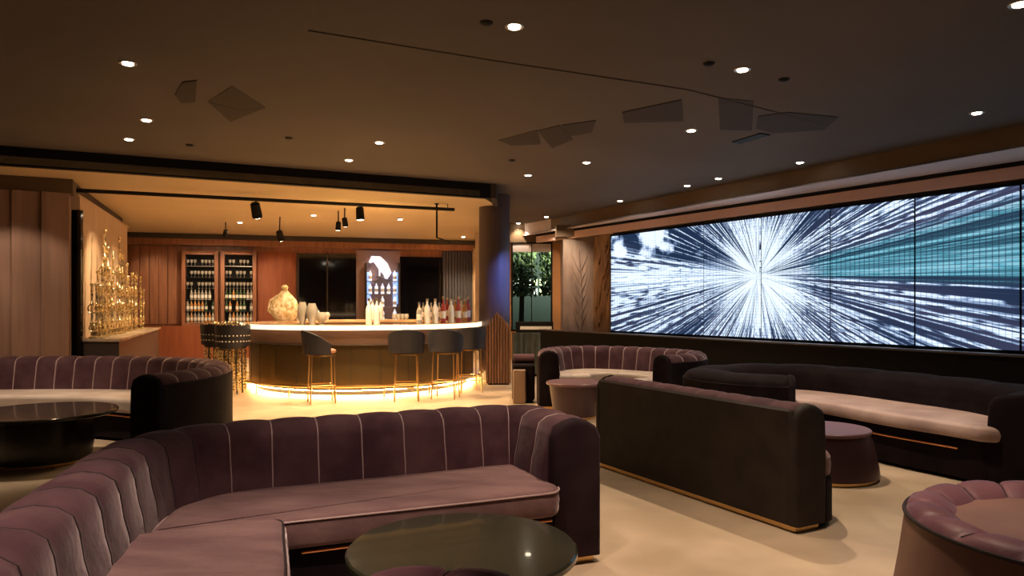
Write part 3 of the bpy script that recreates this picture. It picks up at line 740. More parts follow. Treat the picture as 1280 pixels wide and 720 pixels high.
# ------------------------------------------------------------------ STOOLS
def make_stool(label, loc, rz):
    r = thing('bar_stool', label, 'bar stool', (0, 0, 0))
    zs = .76
    mb = MB().lathe([(0, zs - .06), (.17, zs - .055), (.205, zs - .03), (.205, zs), (.17, zs + .02), (0, zs + .025)], (0, 0, 0), 28); build('seat', mb, 'stoolseat', r)
    # wrap-around low back: tall behind (-y), dropping towards the front
    vs = []; fs = []; n = 36
    for i in range(n + 1):
        a = -PI / 2 + (i / n - .5) * PI * 1.25; f = abs(i / n - .5) * 2
        top = zs + .30 - .20 * f ** 2.2; R0 = .225
        for (dr, z) in ((0, zs - .05), (.012 + .03 * (1 - f), top - .02), (.02 + .03 * (1 - f), top), (.045 + .03 * (1 - f), top - .01), (.035, zs - .05)):
            vs.append(((R0 + dr) * math.cos(a), (R0 + dr) * math.sin(a), z))
    for i in range(n):
        for j in range(5): fs.append((i * 5 + j, i * 5 + (j + 1) % 5, (i + 1) * 5 + (j + 1) % 5, (i + 1) * 5 + j))
    fs.append((0, 1, 2, 3, 4)); fs.append(tuple(n * 5 + k for k in range(5))[::-1])
    build('backrest', MB().add(vs, fs), 'stoolleather', r, angle=60)
    for sx in (-1, 1):
        for sy in (-1, 1):
            build('leg', MB().tube([(sx * .155, sy * .155, zs - .05), (sx * .175, sy * .175, 0)], .011, 8), 'brass', r)
    q = MB()
    for z, e in ((.26, .169), (.20, .171)):
        q.tube([(-e, -e, z), (e, -e, z)], .009, 6); 
    e = .169; z = .26
    q.tube([(e, -e, z), (e, e, z)], .009, 6); q.tube([(e, e, z), (-e, e, z)], .009, 6); q.tube([(-e, e, z), (-e, -e, z)], .009, 6)
    build('footrest', q, 'brass', r)
    build('seat_frame', MB().lathe([(.16, zs - .085), (.20, zs - .085), (.20, zs - .062), (.16, zs - .062)], (0, 0, 0), 28), 'brass', r)
    r.location = loc; r.rotation_euler = (0, 0, rz); return r
s0_ = make_stool('black tub-back bar stool with brass legs, standing alone before the bar middle', ((402 - 640) / F * 10.45, 10.45, 0), math.radians(-68))
for px, Y, rz, lb in ((508, 10.7, 10, 'black low-back bar stool with brass legs, second from left before the bar front'),
                      (557, 10.95, -8, 'black bar stool with brass legs, left one of the close pair near the column'),
                      (586, 11.75, 18, 'black bar stool with brass legs, right one of the close pair near the column')):
    dup(s0_, ((px - 640) / F * Y, Y, 0), math.radians(rz), lb)

def beaded(label, px, Y, rz):
    x = (px - 640) / F * Y; r = thing('beaded_stool', label, 'bar stool', (x, Y, 0)); c = (x, Y, 0); R0 = .20
    build('seat', MB().lathe([(0, .72), (R0, .72), (R0 + .01, .74), (R0, .79), (0, .80)], c, 28), 'stoolleather', r)
    vs = []; fs = []; n = 30
    for i in range(n + 1):
        a = rz - PI / 2 + (i / n - .5) * PI * 1.5; rr = R0 + .02
        for dr, z in ((0, .76), (.03, 1.09), (.055, 1.09), (.03, .76)): vs.append((x + (rr + dr) * math.cos(a), Y + (rr + dr) * math.sin(a), z))
    for i in range(n):
        for j in range(4): fs.append((i * 4 + j, i * 4 + (j + 1) % 4, (i + 1) * 4 + (j + 1) % 4, (i + 1) * 4 + j))
    fs.append((0, 1, 2, 3)); fs.append(tuple(n * 4 + k for k in range(4))[::-1])
    build('backrest', MB().add(vs, fs), 'stoolleather', r)
    for h, (z, rr) in enumerate(((1.10, R0 + .045), (.93, R0 + .05), (.84, R0 + .045))):
        q = MB()
        for k in range(22):
            a = rz - PI / 2 + (k / 21 - .5) * PI * 1.48; q.lathe([(0, -.017), (.014, -.01), (.019, 0), (.014, .01), (0, .017)], (x + rr * math.cos(a), Y + rr * math.sin(a), z), 8)
        o = build('bead_band', q, 'white' if h else 'gold', r); o['kind'] = 'stuff'
    q = MB()
    for k in range(22):
        a = 2 * PI * k / 22; z = .70; prof = []
        while z > .06: prof += [(.004, z), (.013, z - .018), (.004, z - .036)]; z -= .05
        q.lathe(prof[::-1], (x + R0 * math.cos(a), Y + R0 * math.sin(a), 0), 6)
    o = build('bead_fringe', q, 'gold', r); o['kind'] = 'stuff'
    for k in range(4):
        a = PI / 4 + k * PI / 2; build('leg', MB().tube([(x + .14 * math.cos(a), Y + .14 * math.sin(a), .72), (x + .16 * math.cos(a), Y + .16 * math.sin(a), 0)], .014, 8), 'stoolleather', r)
beaded('gold beaded bar stool with black back, nearest at the left end of the bar', 291, 11.5, -.6)
beaded('gold beaded bar stool with black back, middle one at the left end of the bar', 272, 12.0, -.9)
beaded('gold beaded bar stool with black back, farthest one at the left end of the bar', 284, 13.0, -1.2)

# ------------------------------------------------------------------ COLUMN + PODIUM
cx, cy = -.335, 13.75
struct('column', MB().lathe([(.295, 0), (.295, 3.5)], (cx, cy, 0), 48), mat('column_plaster', (.07, .048, .05), .4), smooth=True).name = 'trim_18'
r = thing('host_podium', 'slatted copper brown wooden podium with a pointed top beside the column', 'podium', (-.24, 12.85, 0))
mb = MB()
x0, x1 = -.44, -.04
for i in range(9):
    x = x0 + (x1 - x0) * i / 8; f = (x - x0) / (x1 - x0); zt = 1.05 + (.24 * f / .45 if f < .45 else .24 - .26 * (f - .45) / .55)
    mb.box(x - .018, x + .018, 12.70, 12.74, .03, zt)
build('slat_front', mb, 'podwood', r, smooth=False)
mb = MB(); poly = [(x0, .03), (x1, .03), (x1, 1.03), (x0 + .18, 1.28), (x0, 1.04)]
vs = [(a, 12.742, b) for a, b in poly] + [(a, 13.0, b) for a, b in poly]
mb.add(vs, [(0, 1, 2, 3, 4), (9, 8, 7, 6, 5)] + [(i, (i + 1) % 5, 5 + (i + 1) % 5, 5 + i) for i in range(5)]); build('body', mb, 'podwood', r, bevel=.01)
build('base', MB().box(x0 + .02, x1 - .02, 12.72, 12.98, 0, .03), 'black', r, smooth=False)

# ------------------------------------------------------------------ LEFT CONSOLE + BRASS SCULPTURES
k0 = P(84, 424, .9).xy; k1 = P(150, 424, .9).xy; k3 = k1 + wd * 6.0; k2 = k0 + wd * 6.0
r = thing('console_counter', 'long mirrored console with marble top along the left niche wall', 'console', (k1.x - .4, k1.y + 2, 0))
def ins(a, b, t): return tuple(a.lerp(b, t))
k0 = Vector(nw) + wn * .02 if (nw + wn * .1).x > nw.x else Vector(nw) - wn * .02
k2 = k0 + wd * 6.0
build('marble_top', MB().prism([tuple(k0), tuple(k1), tuple(k3), tuple(k2)], .86, .90), 'marble', r, bevel=.006)
e = .03
build('mirrored_body', MB().prism([tuple(k0 + Vector((.0, e))), tuple(k1 + Vector((-e, e))), tuple(k3 + Vector((-e, -e))), tuple(k2 + Vector((0, -e)))], .06, .86), 'mirror', r, smooth=False)
build('plinth', MB().prism([tuple(k0 + Vector((.05, .08))), tuple(k1 + Vector((-.1, .08))), tuple(k3 + Vector((-.1, -.08))), tuple(k2 + Vector((.05, -.08)))], 0, .06), 'black', r, smooth=False)
random.seed(11)
def brass_sculpture(label, px, Y, ztop, kind):
    x = (px - 640) / F * Y; c = (x, Y, .90)
    r = thing('brass_sculpture', label, 'sculpture', c, group='brass and glass sculptures on the niche console')
    H = ztop - .90
    build('foot', MB().lathe([(.085, 0), (.085, .02), (.03, .05), (.02, .1)], c, 20), 'gold', r)
    n = 2 + kind % 2; q = MB()
    for k in range(n):
        a = 2 * PI * k / n + kind; dx, dy = .035 * math.cos(a), .035 * math.sin(a); h = H * (1 - .17 * k)
        prof = []
        z = .05
        while z < h:
            prof += [(.017, z), (.017, z + .16), (.03, z + .175), (.03, z + .19), (.017, z + .205)]; z += .25 + .1 * random.random()
        prof.append((.004, h))
        q.lathe([(p[0], p[1]) for p in prof], (x + dx, Y + dy, .9), 10)
    build('rod', q, 'gold', r)
    for j in range(max(2, int(H / .36))):
        z = .9 + .16 + .3 * j; s = .055 + .02 * math.sin(j * 2.1 + kind)
        if z > ztop - .3: break
        build('ring', MB().tube([(x + s * math.cos(t_), Y - .045, z + s * math.sin(t_)) for t_ in [2 * PI * k / 14 for k in range(14)]], .010, 6, closed=True), 'gold', r)
    return r
for i, (px, Y, zt_) in enumerate(((118, 11.1, 1.75), (125, 11.3, 2.1), (131, 11.7, 2.55), (137, 12.1, 2.3), (144, 12.5, 2.35), (150, 12.9, 2.55), (157, 13.6, 2.2), (163, 14.2, 2.0), (170, 14.9, 2.1), (177, 15.4, 1.9))):
    pos = ('shortest, nearest one at the left', 'second from the left', 'tallest one of the near half', 'fourth from the left', 'fifth from the left', 'sixth from the left, tall',
           'fourth from the right', 'third from the right', 'second from the right', 'rightmost and farthest')[i]
    brass_sculpture('slender knotted brass sculpture on the console, ' + pos, px, Y, zt_, i)

# ------------------------------------------------------------------ BOTTLES
def make_bottle(name, m, h=.30, r0=.037, cap='foil', label='', cat='bottle', group=None, loc=(0, 0, 0)):
    r = thing(name, label, cat, (0, 0, 0), group)
    build('glass_body', MB().lathe([(0, 0), (r0, .003), (r0, h * .58), (r0 * .75, h * .68), (r0 * .36, h * .78), (r0 * .36, h * .93), (0, h * .93)], (0, 0, 0), 12), m, r)
    build('cap', MB().lathe([(r0 * .42, h * .9), (r0 * .42, h), (0, h)], (0, 0, 0), 10), cap, r)
    build('paper_label', MB().lathe([(r0 * 1.02, h * .18), (r0 * 1.02, h * .45)], (0, 0, 0), 12, caps=False), 'white', r)
    r.location = loc; return r
def make_glass(label, loc, group, h=.15):
    r = thing('stemmed_glass', label, 'glass', (0, 0, 0), group)
    build('bowl', MB().lathe([(.004, h * .45), (.03, h * .55), (.038, h * .75), (.034, h), (.031, h), (.034, h * .75), (.026, h * .58), (0, h * .5)], (0, 0, 0), 14), 'bottleclear', r)
    build('stem', MB().lathe([(.032, 0), (.03, .004), (.004, .012), (.004, h * .46)], (0, 0, 0), 12), 'bottleclear', r)
    r.location = loc; return r
def cab(px0, px1, label, gname, blab, glab):
    s0, _ = onB(px0); s1, _ = onB(px1); z0 = onB(px0, 403)[1]; z1 = onB(px0, 319)[1]
    c = BM @ Vector(((s0 + s1) / 2, -.2, z0))
    r = thing('bottle_cabinet', label, 'cabinet', tuple(c))
    D = .34; w = .09
    mb = MB().box(s0 - w, s0, -D, 0, z0 - .1, z1 + .1, BM).box(s1, s1 + w, -D, 0, z0 - .1, z1 + .1, BM).box(s0, s1, -D, 0, z1, z1 + .1, BM).box(s0, s1, -D, 0, z0 - .1, z0, BM)
    build('frame', mb, 'wood', r, bevel=.008)
    build('back_panel', MB().box(s0, s1, -.07, -.05, z0, z1, BM), 'black', r, smooth=False)
    H = z1 - z0; zz = [z0 + H * k / 6 for k in range(1, 6)]
    for z in zz: build('shelf', MB().box(s0, s1, -D + .03, -.07, z - .012, z, BM), 'steel', r, smooth=False)
    for z in zz[:4] : build('shelf_light', MB().box(s0 + .02, s1 - .02, -D + .035, -D + .05, z - .024, z - .013, BM), M['cablight'], r, smooth=False); build('shelf_lip', MB().box(s0, s1, -D + .02, -D + .03, z - .03, z, BM), 'black', r, smooth=False)
    n = 8
    for k, z in enumerate([z0] + zz[:]):
        for j in range(n):
            if random.random() < .12: continue
            s = s0 + (s1 - s0) * (j + .5) / n; p = BM @ Vector((s, -.2 + random.uniform(-.02, .02), z + .001))
            if k in (3, 4) or (k == 5): 
                if k == 5 and False: continue
                dup(glass0, p, 0, glab, gname + ' glasses')
            else:
                dup(random.choice(bots), p, 0, blab, gname + ' bottles')
M['cablight'] = mat('cabinet_led', (1, .8, .5), .5, emit=(1, .72, .40), es=7)
bots = [make_bottle('wine_bottle', m, label='x') for m in ('bottleclear', 'bottleamber', 'bottlegreen', 'bottleclear')]
glass0 = make_glass('x', (0, 0, 0), 'x', .17)
random.seed(5)
cab(234, 270, 'tall mahogany shelf cabinet of bottles, left of the pair behind the bar', 'left back cabinet', 'bottle on a shelf of the left mahogany cabinet', 'stemmed glass on an upper shelf of the left mahogany cabinet')
cab(282, 317, 'tall mahogany shelf cabinet of bottles, right of the pair behind the bar', 'right back cabinet', 'bottle on a shelf of the right mahogany cabinet', 'stemmed glass on an upper shelf of the right mahogany cabinet')
# blue lit display on the mauve panel
s0, z0 = onB(457, 400); s1, z1 = onB(496, 330)
c = BM @ Vector(((s0 + s1) / 2, -.3, z0))
r = thing('display_shelf', 'blue lit display shelf with bottles against the mauve panel behind the bar', 'shelf', tuple(c))
for a, b in ((s0, s0 + .13), (s1 - .13, s1)): build('light_panel', MB().box(a, b, -.21, -.165, z0 + .45, z1 - .25, BM), 'blueglow', r, smooth=False)
build('side_board', MB().box(s0 - .04, s0, -.5, -.165, z0, z1, BM).box(s1, s1 + .04, -.5, -.165, z0, z1, BM), 'dark', r, smooth=False)
for k in range(4): build('shelf', MB().box(s0, s1, -.48, -.22, z0 + .36 * k, z0 + .36 * k + .02, BM), 'steel', r, smooth=False)
bb2 = make_bottle('spirit_bottle', 'whiteglow', h=.32, r0=.05, cap='steel', label='x')
for k in range(4):
    for j in range(5):
        p = BM @ Vector((s0 + .1 + (s1 - s0 - .2) * j / 4, -.35, z0 + .36 * k + .02))
        if random.random() < .15 or (k == 3 and 0 < j < 4): continue
        dup(bb2, p, 0, 'pale glowing bottle on the blue lit display shelf', 'bottles on the blue lit display')
bpy.data.objects.remove(bb2.children[0]); 
for ch in list(bb2.children): bpy.data.objects.remove(ch)
bpy.data.objects.remove(bb2)
# white curved sculpture over the display
s, z = onB(473, 338); pts = []
q = MB(); cpt = [(-.28, .20), (-.2, .30), (-.05, .27), (.1, .1), (.22, -.1), (.18, -.25)]
q.tube([BM @ Vector((s + a, -.34, z + b)) for a, b in cpt], [.03, .09, .13, .15, .12, .04], 12)
q.tube([BM @ Vector((s + .0, -.34, z + .1)), BM @ Vector((s + .0, -.34, z - .2))], .02, 8)
sc_ = thing('glass_sculpture', 'white lit curved glass sculpture above the blue display shelf', 'sculpture', tuple(BM @ Vector((s, -.34, z - .25))))
build('body', q, 'whiteglow', sc_)
build('foot', MB().lathe([(.12, 0), (.12, .03), (.03, .05)], tuple(BM @ Vector((s, -.34, z - .22))), 16), 'steel', sc_)

# ---- things on the bar top
def onbar(px, Yd=None, a=None):
    """point on the countertop in front half seen at px"""
    k = (px - 640) / F
    # ellipse intersection with radius reduced .12
    A_, B_ = ba - .18, bb_ - .18
    qa = (k / A_) ** 2 + (1 / B_) ** 2; qb = -2 * (k * bc.x / A_ ** 2 + bc.y / B_ ** 2); qc = (bc.x / A_) ** 2 + (bc.y / B_) ** 2 - 1
    D = max(0, qb * qb - 4 * qa * qc); Y = (-qb - math.sqrt(D)) / (2 * qa)
    if Yd: Y = (-qb + math.sqrt(D)) / (2 * qa)
    return Vector((k * Y, Y, 1.101))
p = onbar(356, True)
r = thing('glass_vase', 'pear-shaped amber cut glass vase on the left of the bar top', 'vase', tuple(p))
build('body', MB().lathe([(0, 0), (.17, .0), (.24, .12), (.27, .25), (.22, .40), (.12, .52), (.05, .60), (.07, .66), (.03, .70), (0, .70)], tuple(p), 40, wob=lambda a, z: 1 + .04 * math.cos(9 * a)), 'ice', r)

q = MB().tube([p + Vector((-.2, 0, .1)), p + Vector((-.32, 0, .2)), p + Vector((-.28, 0, .4)), p + Vector((-.12, 0, .5))], .025, 8); build('handle', q, 'ice', r)
random.seed(21)
for i, px in enumerate((372, 378, 384, 390, 396, 402, 409)):
    b = onbar(px, i % 2 == 0); h = (.30, .36, .26, .34, .2, .2, .16)[i]; R = (.07, .08, .07, .09, .07, .08, .06)[i]
    q = MB().lathe([(0, 0), (R * .6, .0), (R * .5, .03), (R, h * .45), (R * .95, h * .75), (R * .6, h), (R * .5, h), (R * .85, h * .72), (0, h * .35)], tuple(b), 18)
    o = build('punch_bowl' if i % 2 else 'glass_jar', q, 'bottleclear', loc=tuple(b))
    tag(o, 'pale cut glass vessel right of the amber vase, ' + ('first', 'second', 'third', 'fourth', 'fifth', 'sixth', 'seventh and last')[i] + ' from the left', 'glass vessel')
sb = make_bottle('spirit_bottle', 'white', h=.42, r0=.05, cap='foil', label='x')
pb_ = make_bottle('spirit_bottle', 'bottlepink', h=.46, r0=.045, cap='foil', label='x')
ab_ = make_bottle('spirit_bottle', 'bottleamber', h=.42, r0=.048, cap='foil', label='x')
cb_ = make_bottle('spirit_bottle', 'bottleclear', h=.36, r0=.045, cap='steel', label='x')
words = ('first', 'second', 'third', 'fourth', 'fifth', 'sixth', 'seventh', 'eighth', 'ninth', 'tenth', 'eleventh', 'twelfth', 'thirteenth', 'fourteenth')
for i, px in enumerate((461, 466, 471, 476)):
    dup(sb, onbar(px, i % 2), 0, 'white spirit bottle before the blue display, %s from the left' % words[i])
for i, px in enumerate((493, 498, 503, 508)):
    g = dup(glass0, onbar(px), 0, 'small stemmed glass right of the white bottles, %s of four' % words[i], None)
    if 'group' in g: del g['group']
for i, px in enumerate((524, 529, 534, 539, 544, 549, 554, 559, 564, 569, 573, 577, 581, 585)):
    src = (cb_, cb_, sb, cb_, sb, cb_, pb_, pb_, sb, ab_, pb_, sb, ab_, pb_)[i]
    kind = {cb_.name: 'clear', sb.name: 'white', pb_.name: 'red', ab_.name: 'amber'}[src.name]
    dup(src, onbar(px, i % 2), 0, '%s bottle in the right bar row, %s from the left' % (kind, words[i]))
for pr_ in bots + [glass0, sb, pb_, ab_, cb_]:
    for ch in list(pr_.children): bpy.data.objects.remove(ch)
    bpy.data.objects.remove(pr_)

# ------------------------------------------------------------------ CEILING FIXTURES + LIGHTS
def spot(loc, e, size=95, blend=.6, col=(1, .80, .58), rad=.04, target=None):
    L = bpy.data.lights.new('spot_beam', 'SPOT'); L.energy = e; L.spot_size = math.radians(size); L.spot_blend = blend; L.color = col; L.shadow_soft_size = rad
    o = bpy.data.objects.new('spot_beam', L); COL.objects.link(o); o.location = loc
    if target is not None:
        o.rotation_euler = (Vector(target) - Vector(loc)).to_track_quat('-Z', 'Y').to_euler()
    return o
dn = [(160, 79, 30, 0), (183, 150, 40, 0), (161, 174, 40, 0), (474, 178, 650, 0), (436, 200, 850, 0), (643, 33, 120, 0), (928, 87, 300, 0), (1275, 5, 60, 0), (1221, 141, 60, 0),
      (864, 163, 150, 0), (733, 203, 110, 0), (660, 219, 260, 0), (859, 232, 70, 0), (898, 223, 70, 0), (1000, 203, 60, 0), (775, 251, 70, 0), (683, 271, 80, 0), (648, 279, 80, 0),
      (300, 278, 420, 1), (392, 269, 460, 1), (418, 300, 260, 1), (500, 274, 460, 1), (512, 302, 260, 1), (579, 296, 360, 1)]
proto = None
places = ('above the far left sofa, nearest of the three at left', 'second of the three at the far left', 'third of the three at the far left', 'middle left, nearer of two before the bar', 'middle left, farther of two before the bar',
          'near the top centre of the photo', 'upper right of centre, above the divider sofa', 'in the top right corner', 'at the right edge near the video wall soffit', 'right of centre beside the vent slot',
          'centre, in front of the column', 'centre left, close before the column', 'by the soffit above the screen, fourth from the far end', 'by the soffit above the screen, fifth from the far end',
          'by the soffit above the screen, nearest of the row', 'by the soffit, third from the far end', 'by the soffit, second from the far end', 'by the soffit, farthest one beside the column',
          'in the tan bar ceiling, farthest left', 'in the tan bar ceiling, second from left', 'in the tan bar ceiling, third from left at the back', 'in the tan bar ceiling, fourth from left', 'in the tan bar ceiling, fifth from left at the back', 'in the tan bar ceiling, rightmost by the column')
for i, (px, py, e, bz) in enumerate(dn):
    z = BCEIL + .02 if bz else CEIL; p = P(px, py, z)
    if proto is None:
        proto = thing('ceiling_downlight', 'x', 'downlight', (0, 0, 0))
        build('trim_ring', MB().lathe([(.045, -.004), (.07, -.008), (.075, -.001), (.05, -.001)], (0, 0, 0), 24), 'steel', proto)
        build('lamp', MB().lathe([(0, -.012), (.043, -.012), (.047, -.004), (0, -.002)], (0, 0, 0), 20), 'lamp', proto)
        proto.location = p; o = proto
    else: o = dup(proto, p)
    o['label'] = 'small round lit ceiling downlight ' + places[i]
    spot((p.x, p.y, p.z - .03), e, 105 if not bz else 120, .7, (1, .78, .54) if px > 600 else (1, .68, .36))
# dark sensors
for i, (px, py) in enumerate(((608, 28), (886, 79), (980, 99), (237, 181), (361, 172), (640, 200))):
    p = P(px, py, CEIL); r_ = .05
    o = build('ceiling_sensor', MB().lathe([(0, -.02), (r_ * .6, -.02), (r_, -.006), (r_, 0)], tuple(p), 20), 'black', loc=tuple(p))
    tag(o, 'small black round ceiling sensor ' + ('left of the top centre downlight', 'left of the bright upper right downlight', 'right of the bright upper right downlight', 'left of the bar fascia', 'middle left before the bar fascia', 'just before the column')[i], 'sensor')
# slot vent
a, b, c_, d_ = P(915, 177, CEIL), P(925, 179, CEIL), P(963, 168, CEIL), P(950, 166, CEIL)
mb = MB().prism([tuple(a.xy), tuple(b.xy), tuple(c_.xy), tuple(d_.xy)], CEIL - .012, CEIL - .001)
tag(build('ceiling_vent', mb, 'black', loc=tuple(a), smooth=False), 'black slot vent in the ceiling beside the downlight right of centre', 'vent')
# thin flush patches darker than the ceiling
for i, (pts, m) in enumerate((([(260, 127), (290, 107), (332, 134), (302, 137)], 'ceilingdark'), ([(260, 127), (302, 137), (332, 134), (288, 152)], 'ceilingdark'), ([(219, 118), (228, 102), (246, 100), (244, 127), (226, 128)], 'ceilingdark'),
                   ([(622, 175), (672, 162), (676, 180), (640, 182)], 'ceilingdark'), ([(672, 163), (700, 156), (716, 174), (690, 185)], 'ceilingdark'), ([(702, 156), (745, 150), (740, 165), (712, 170)], 'ceilingdark'),
                   ([(898, 122), (942, 126), (940, 163), (900, 162)], 'ceilingdark'), ([(948, 145), (985, 140), (1048, 146), (1030, 162), (965, 166), (945, 160)], 'ceilingdark'), ([(778, 140), (852, 124), (854, 151), (780, 153)], 'ceilingdark'))):
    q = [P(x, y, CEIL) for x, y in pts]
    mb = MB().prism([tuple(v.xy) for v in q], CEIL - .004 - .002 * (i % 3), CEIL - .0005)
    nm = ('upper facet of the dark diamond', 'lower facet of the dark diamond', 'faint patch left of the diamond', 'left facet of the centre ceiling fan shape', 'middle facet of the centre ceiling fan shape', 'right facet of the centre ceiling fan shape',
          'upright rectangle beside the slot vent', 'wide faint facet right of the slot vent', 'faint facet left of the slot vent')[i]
    tag(build('ceiling_patch', mb, m, loc=tuple(q[0]), smooth=False), 'thin dark flush ceiling patch, ' + nm, 'ceiling panel')
# ceiling joint line
q = [P(x, y, CEIL - .002) for x, y in ((385, 38), (620, 76), (860, 112), (1030, 155))]
struct('trim_19', MB().tube(q, .006, 4), 'ceilingdark')

# track with spotlights
tz = 3.17
t0 = P(60, 236, tz); t1 = P(568, 262, tz)
tr = thing('light_track', 'long thin black lighting track below the tan bar ceiling', 'light track', tuple(t0))
build('rail', MB().tube([t0, t1], .03, 4), 'black', tr)
q = MB()
for f in (.98,):
    p = t0.lerp(t1, f); q.tube([p, (p.x, p.y, BCEIL + .02)], .008, 6)
build('hanger_rod', q, 'black', tr)
Yp = 13.2
pp = thing('ceiling_pipe', 'thin black bent pipe dropping from the track end near the column', 'pipe', tuple(PY(546, 262, Yp)))
a = PY(546, 258, Yp); b = PY(546, 297, Yp); c_ = PY(563, 303, Yp + .3)
build('pipe', MB().tube([(a.x, a.y, BCEIL + .02), b, c_], .017, 8), 'black', pp)
build('flange', MB().lathe([(.04, 0), (.04, -.015), (0, -.015)], (a.x, a.y, BCEIL + .02), 12), 'black', pp)
def spotlight(label, px, py, Y, size, aim, top):
    p = PY(px, py, Y); r = thing('track_spotlight', label, 'spotlight', tuple(p))
    d = (Vector(aim) - p).normalized(); s = size
    build('housing', MB().tube([p - d * s * .6, p - d * s * .5, p + d * s * .55, p + d * s * .7], [s * .25, s * .38, s * .42, s * .40], 16), 'black', r)
    build('lens', MB().tube([p + d * s * .702, p + d * s * .73], s * .32, 14), 'lamp', r)
    build('stem', MB().tube([p - d * s * .3, (p.x, p.y, top)], .012, 6), 'black', r)
    return p, d
sl = [(320, 262, 12.15, .20, (-4.2, 13.5, 0), 3.19, 'largest black track spotlight hanging over the left of the bar'),
      (350, 294, 15.2, .17, (-4.5, 16.5, 0), BCEIL + .02, 'black spotlight under the bar ceiling, right of the small far one'),
      (282, 291, 16.2, .13, (-8.0, 19, .8), BCEIL + .02, 'small far black spotlight left of the others under the bar ceiling'),
      (450, 266, 12.9, .18, (-2.6, 13.0, 0), 3.19, 'black track spotlight over the bar middle'),
      (431, 277, 13.8, .13, (-3, 15, 0), BCEIL + .02, 'right one of the two small black spotlights at bar middle'),
      (423, 282, 14.2, .13, (-3.8, 15, 0), BCEIL + .02, 'left one of the two small black spotlights at bar middle')]
for (px, py, Y, s, aim, top, lb) in sl:
    p, d = spotlight(lb, px, py, Y, s, aim, top)
    spot(tuple(p + d * s * .78), 260, 80, .6, (1, .74, .46), .04, aim)

# ------------------------------------------------------------------ OUTSIDE THE WINDOW
struct('ground_outside', MB().box(-6, 12, 27, 60, -.1, .0), 'grass').name = 'trim_20'
r = thing('building', 'teal facade with lit windows seen far beyond the window', 'building', (2, 34, 0))
build('wall', MB().box(-4, 8, 34, 35, 0, 5.5), 'facade', r, smooth=False)
random.seed(9)
for i in range(11):
    for j in range(2):
        x = .0 + .26 * i
        if random.random() < .1: continue
        z = 1.85 + .45 * j
        build('window', MB().box(x, x + .16, 33.96, 34, z + .0, z + .3), 'litwin' if random.random() < .6 else 'litwhite', r, smooth=False)
for i in range(9):
    for j in range(2):
        if random.random() < .3: continue
        x = .05 + .31 * i; build('window', MB().box(x, x + .1, 33.96, 34, 3.7 + .35 * j, 3.85 + .35 * j), 'litwhite', r, smooth=False)
def tree(label, x, y, h, cr, n=1000):
    r = thing('tree', label, 'tree', (x, y, 0))
    build('trunk', MB().tube([(x, y, 0), (x + .05, y, h * .5), (x, y, h * .9)], [.12, .09, .04], 8), 'bark', r)
    q = MB()
    for i in range(n):
        a = random.uniform(0, 2 * PI); rr = cr * random.random() ** .5; z = h * .45 + random.random() * h * .6
        c = Vector((x + rr * math.cos(a), y + rr * math.sin(a), z)); s = .12
        u = Vector((random.uniform(-1, 1), random.uniform(-1, 1), random.uniform(-1, 1))).normalized(); v = u.orthogonal().normalized()
        q.add([c - u * s, c + v * s * .5, c + u * s, c - v * s * .5], [(0, 1, 2, 3)])
    build('foliage', q, 'leaf', r)
tree('leafy tree beyond the window, left one', .35, 28.5, 3.9, .62); tree('leafy tree beyond the window, right one', 1.72, 29.3, 4.0, .60)
L = bpy.data.lights.new('garden_fill', 'POINT'); L.energy = 7000; L.color = (.9, 1, .8); L.shadow_soft_size = .3; o = bpy.data.objects.new('garden_fill', L); COL.objects.link(o); o.location = (5.5, 26.0, 4.0)  # unseen light added outside to brighten the trees and facade

# ------------------------------------------------------------------ ADDED ROOM LIGHTS, NO FIXTURES
def area(name, loc, e, sx, sy, col, target):
    L = bpy.data.lights.new(name, 'AREA'); L.shape = 'RECTANGLE'; L.size = sx; L.size_y = sy; L.energy = e; L.color = col
    o = bpy.data.objects.new(name, L); COL.objects.link(o); o.location = loc; o.rotation_euler = (Vector(target) - Vector(loc)).to_track_quat('-Z', 'Y').to_euler(); return o
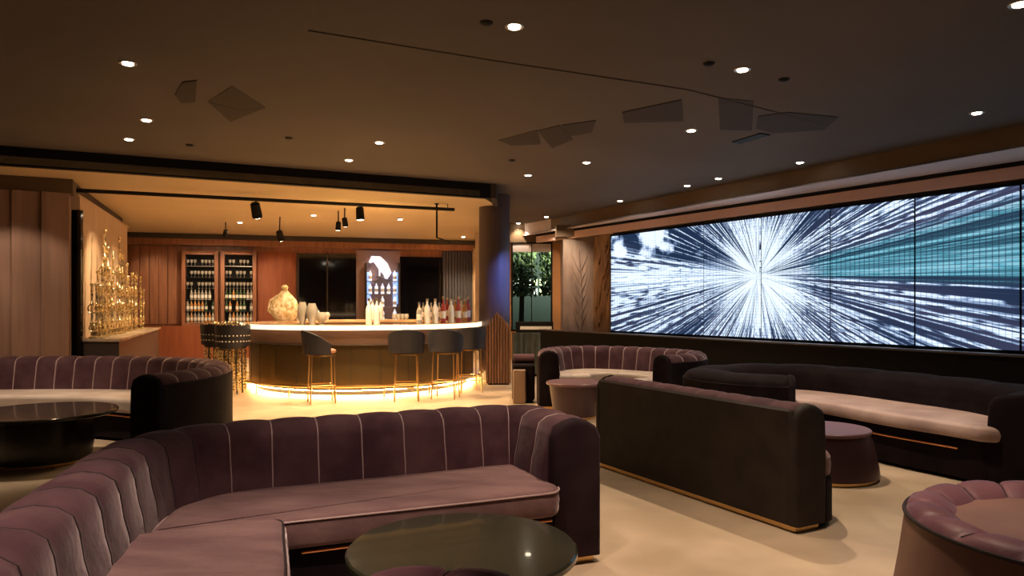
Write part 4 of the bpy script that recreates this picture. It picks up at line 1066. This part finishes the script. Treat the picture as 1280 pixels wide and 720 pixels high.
# unseen spots added to brighten the seats, front floor and beaded stools
spot((-.4, 2.6, 3.45), 170, 50, .8, (1, .76, .60), target=(-.4, 3.7, .4))
spot((-1.3, 1.7, 3.45), 430, 48, .8, (1, .76, .58), target=(-1.1, 2.4, .5))
spot((1.0, 3.4, 3.45), 300, 70, .8, (1, .74, .52))
spot((2.2, 2.4, 3.45), 70, 75, .7, (1, .78, .62))
spot((-5.2, 6.9, 3.45), 330, 70, .7, (1, .78, .56))
spot((3.0, 5.4, 3.45), 110, 42, .8, (1, .80, .66), target=(3.3, 6.5, .4))
spot((-4.7, 10.9, 3.4), 260, 45, .8, (1, .68, .34), target=(-4.75, 11.7, .5))
# added blue spot for the column, warm spots for niche and wall panel
spot((1.4, 12.2, 3.3), 1100, 27, .9, (.18, .28, 1), target=(-.12, 13.7, 1.8))
spot((-5.6, 11.6, 3.2), 330, 70, .8, (1, .70, .40), target=(-6.9, 12.2, 1.2))
spot((-6.2, 13.6, 3.2), 260, 70, .8, (1, .70, .40), target=(-7.5, 14.2, 1.2))
spot((-6.6, 9.0, 3.3), 90, 75, .4, (1, .72, .52), target=(-7.0, 10.3, .4))
spot((-7.7, 8.6, 3.3), 90, 75, .4, (1, .72, .52), target=(-8.1, 9.8, .4))
for px in (190, 255, 300, 345, 470):
    s, _ = onB(px); p = BM @ Vector((s, -1.2, 3.2)); q = BM @ Vector((s, 0, 1.3)); spot(tuple(p), 60, 75, .8, (1, .70, .42), target=q)
spot((.9, 15.6, 3.2), 190, 70, .8, (1, .70, .42), target=(1.2, 18, 1.4))

w = bpy.data.worlds.new('world'); scn.world = w; w.use_nodes = True
w.node_tree.nodes['Background'].inputs['Color'].default_value = (.10, .145, .135, 1); w.node_tree.nodes['Background'].inputs['Strength'].default_value = 1

# ------------------------------------------------------------------ CAMERA
cd = bpy.data.cameras.new('camera'); cam = bpy.data.objects.new('camera', cd); COL.objects.link(cam)
cam.location = (0, 0, EYE); cam.rotation_euler = (PI / 2, 0, 0); cd.sensor_width = 36; cd.lens = F / 1280 * 36; cd.shift_y = (HZ - 360) / 1280
cd.clip_end = 200; cd.clip_start = .05
scn.camera = cam
scn.view_settings.view_transform = 'Standard'; scn.view_settings.look = 'None'; scn.view_settings.exposure = 0; scn.view_settings.gamma = 1; scn.view_settings.use_curve_mapping = False
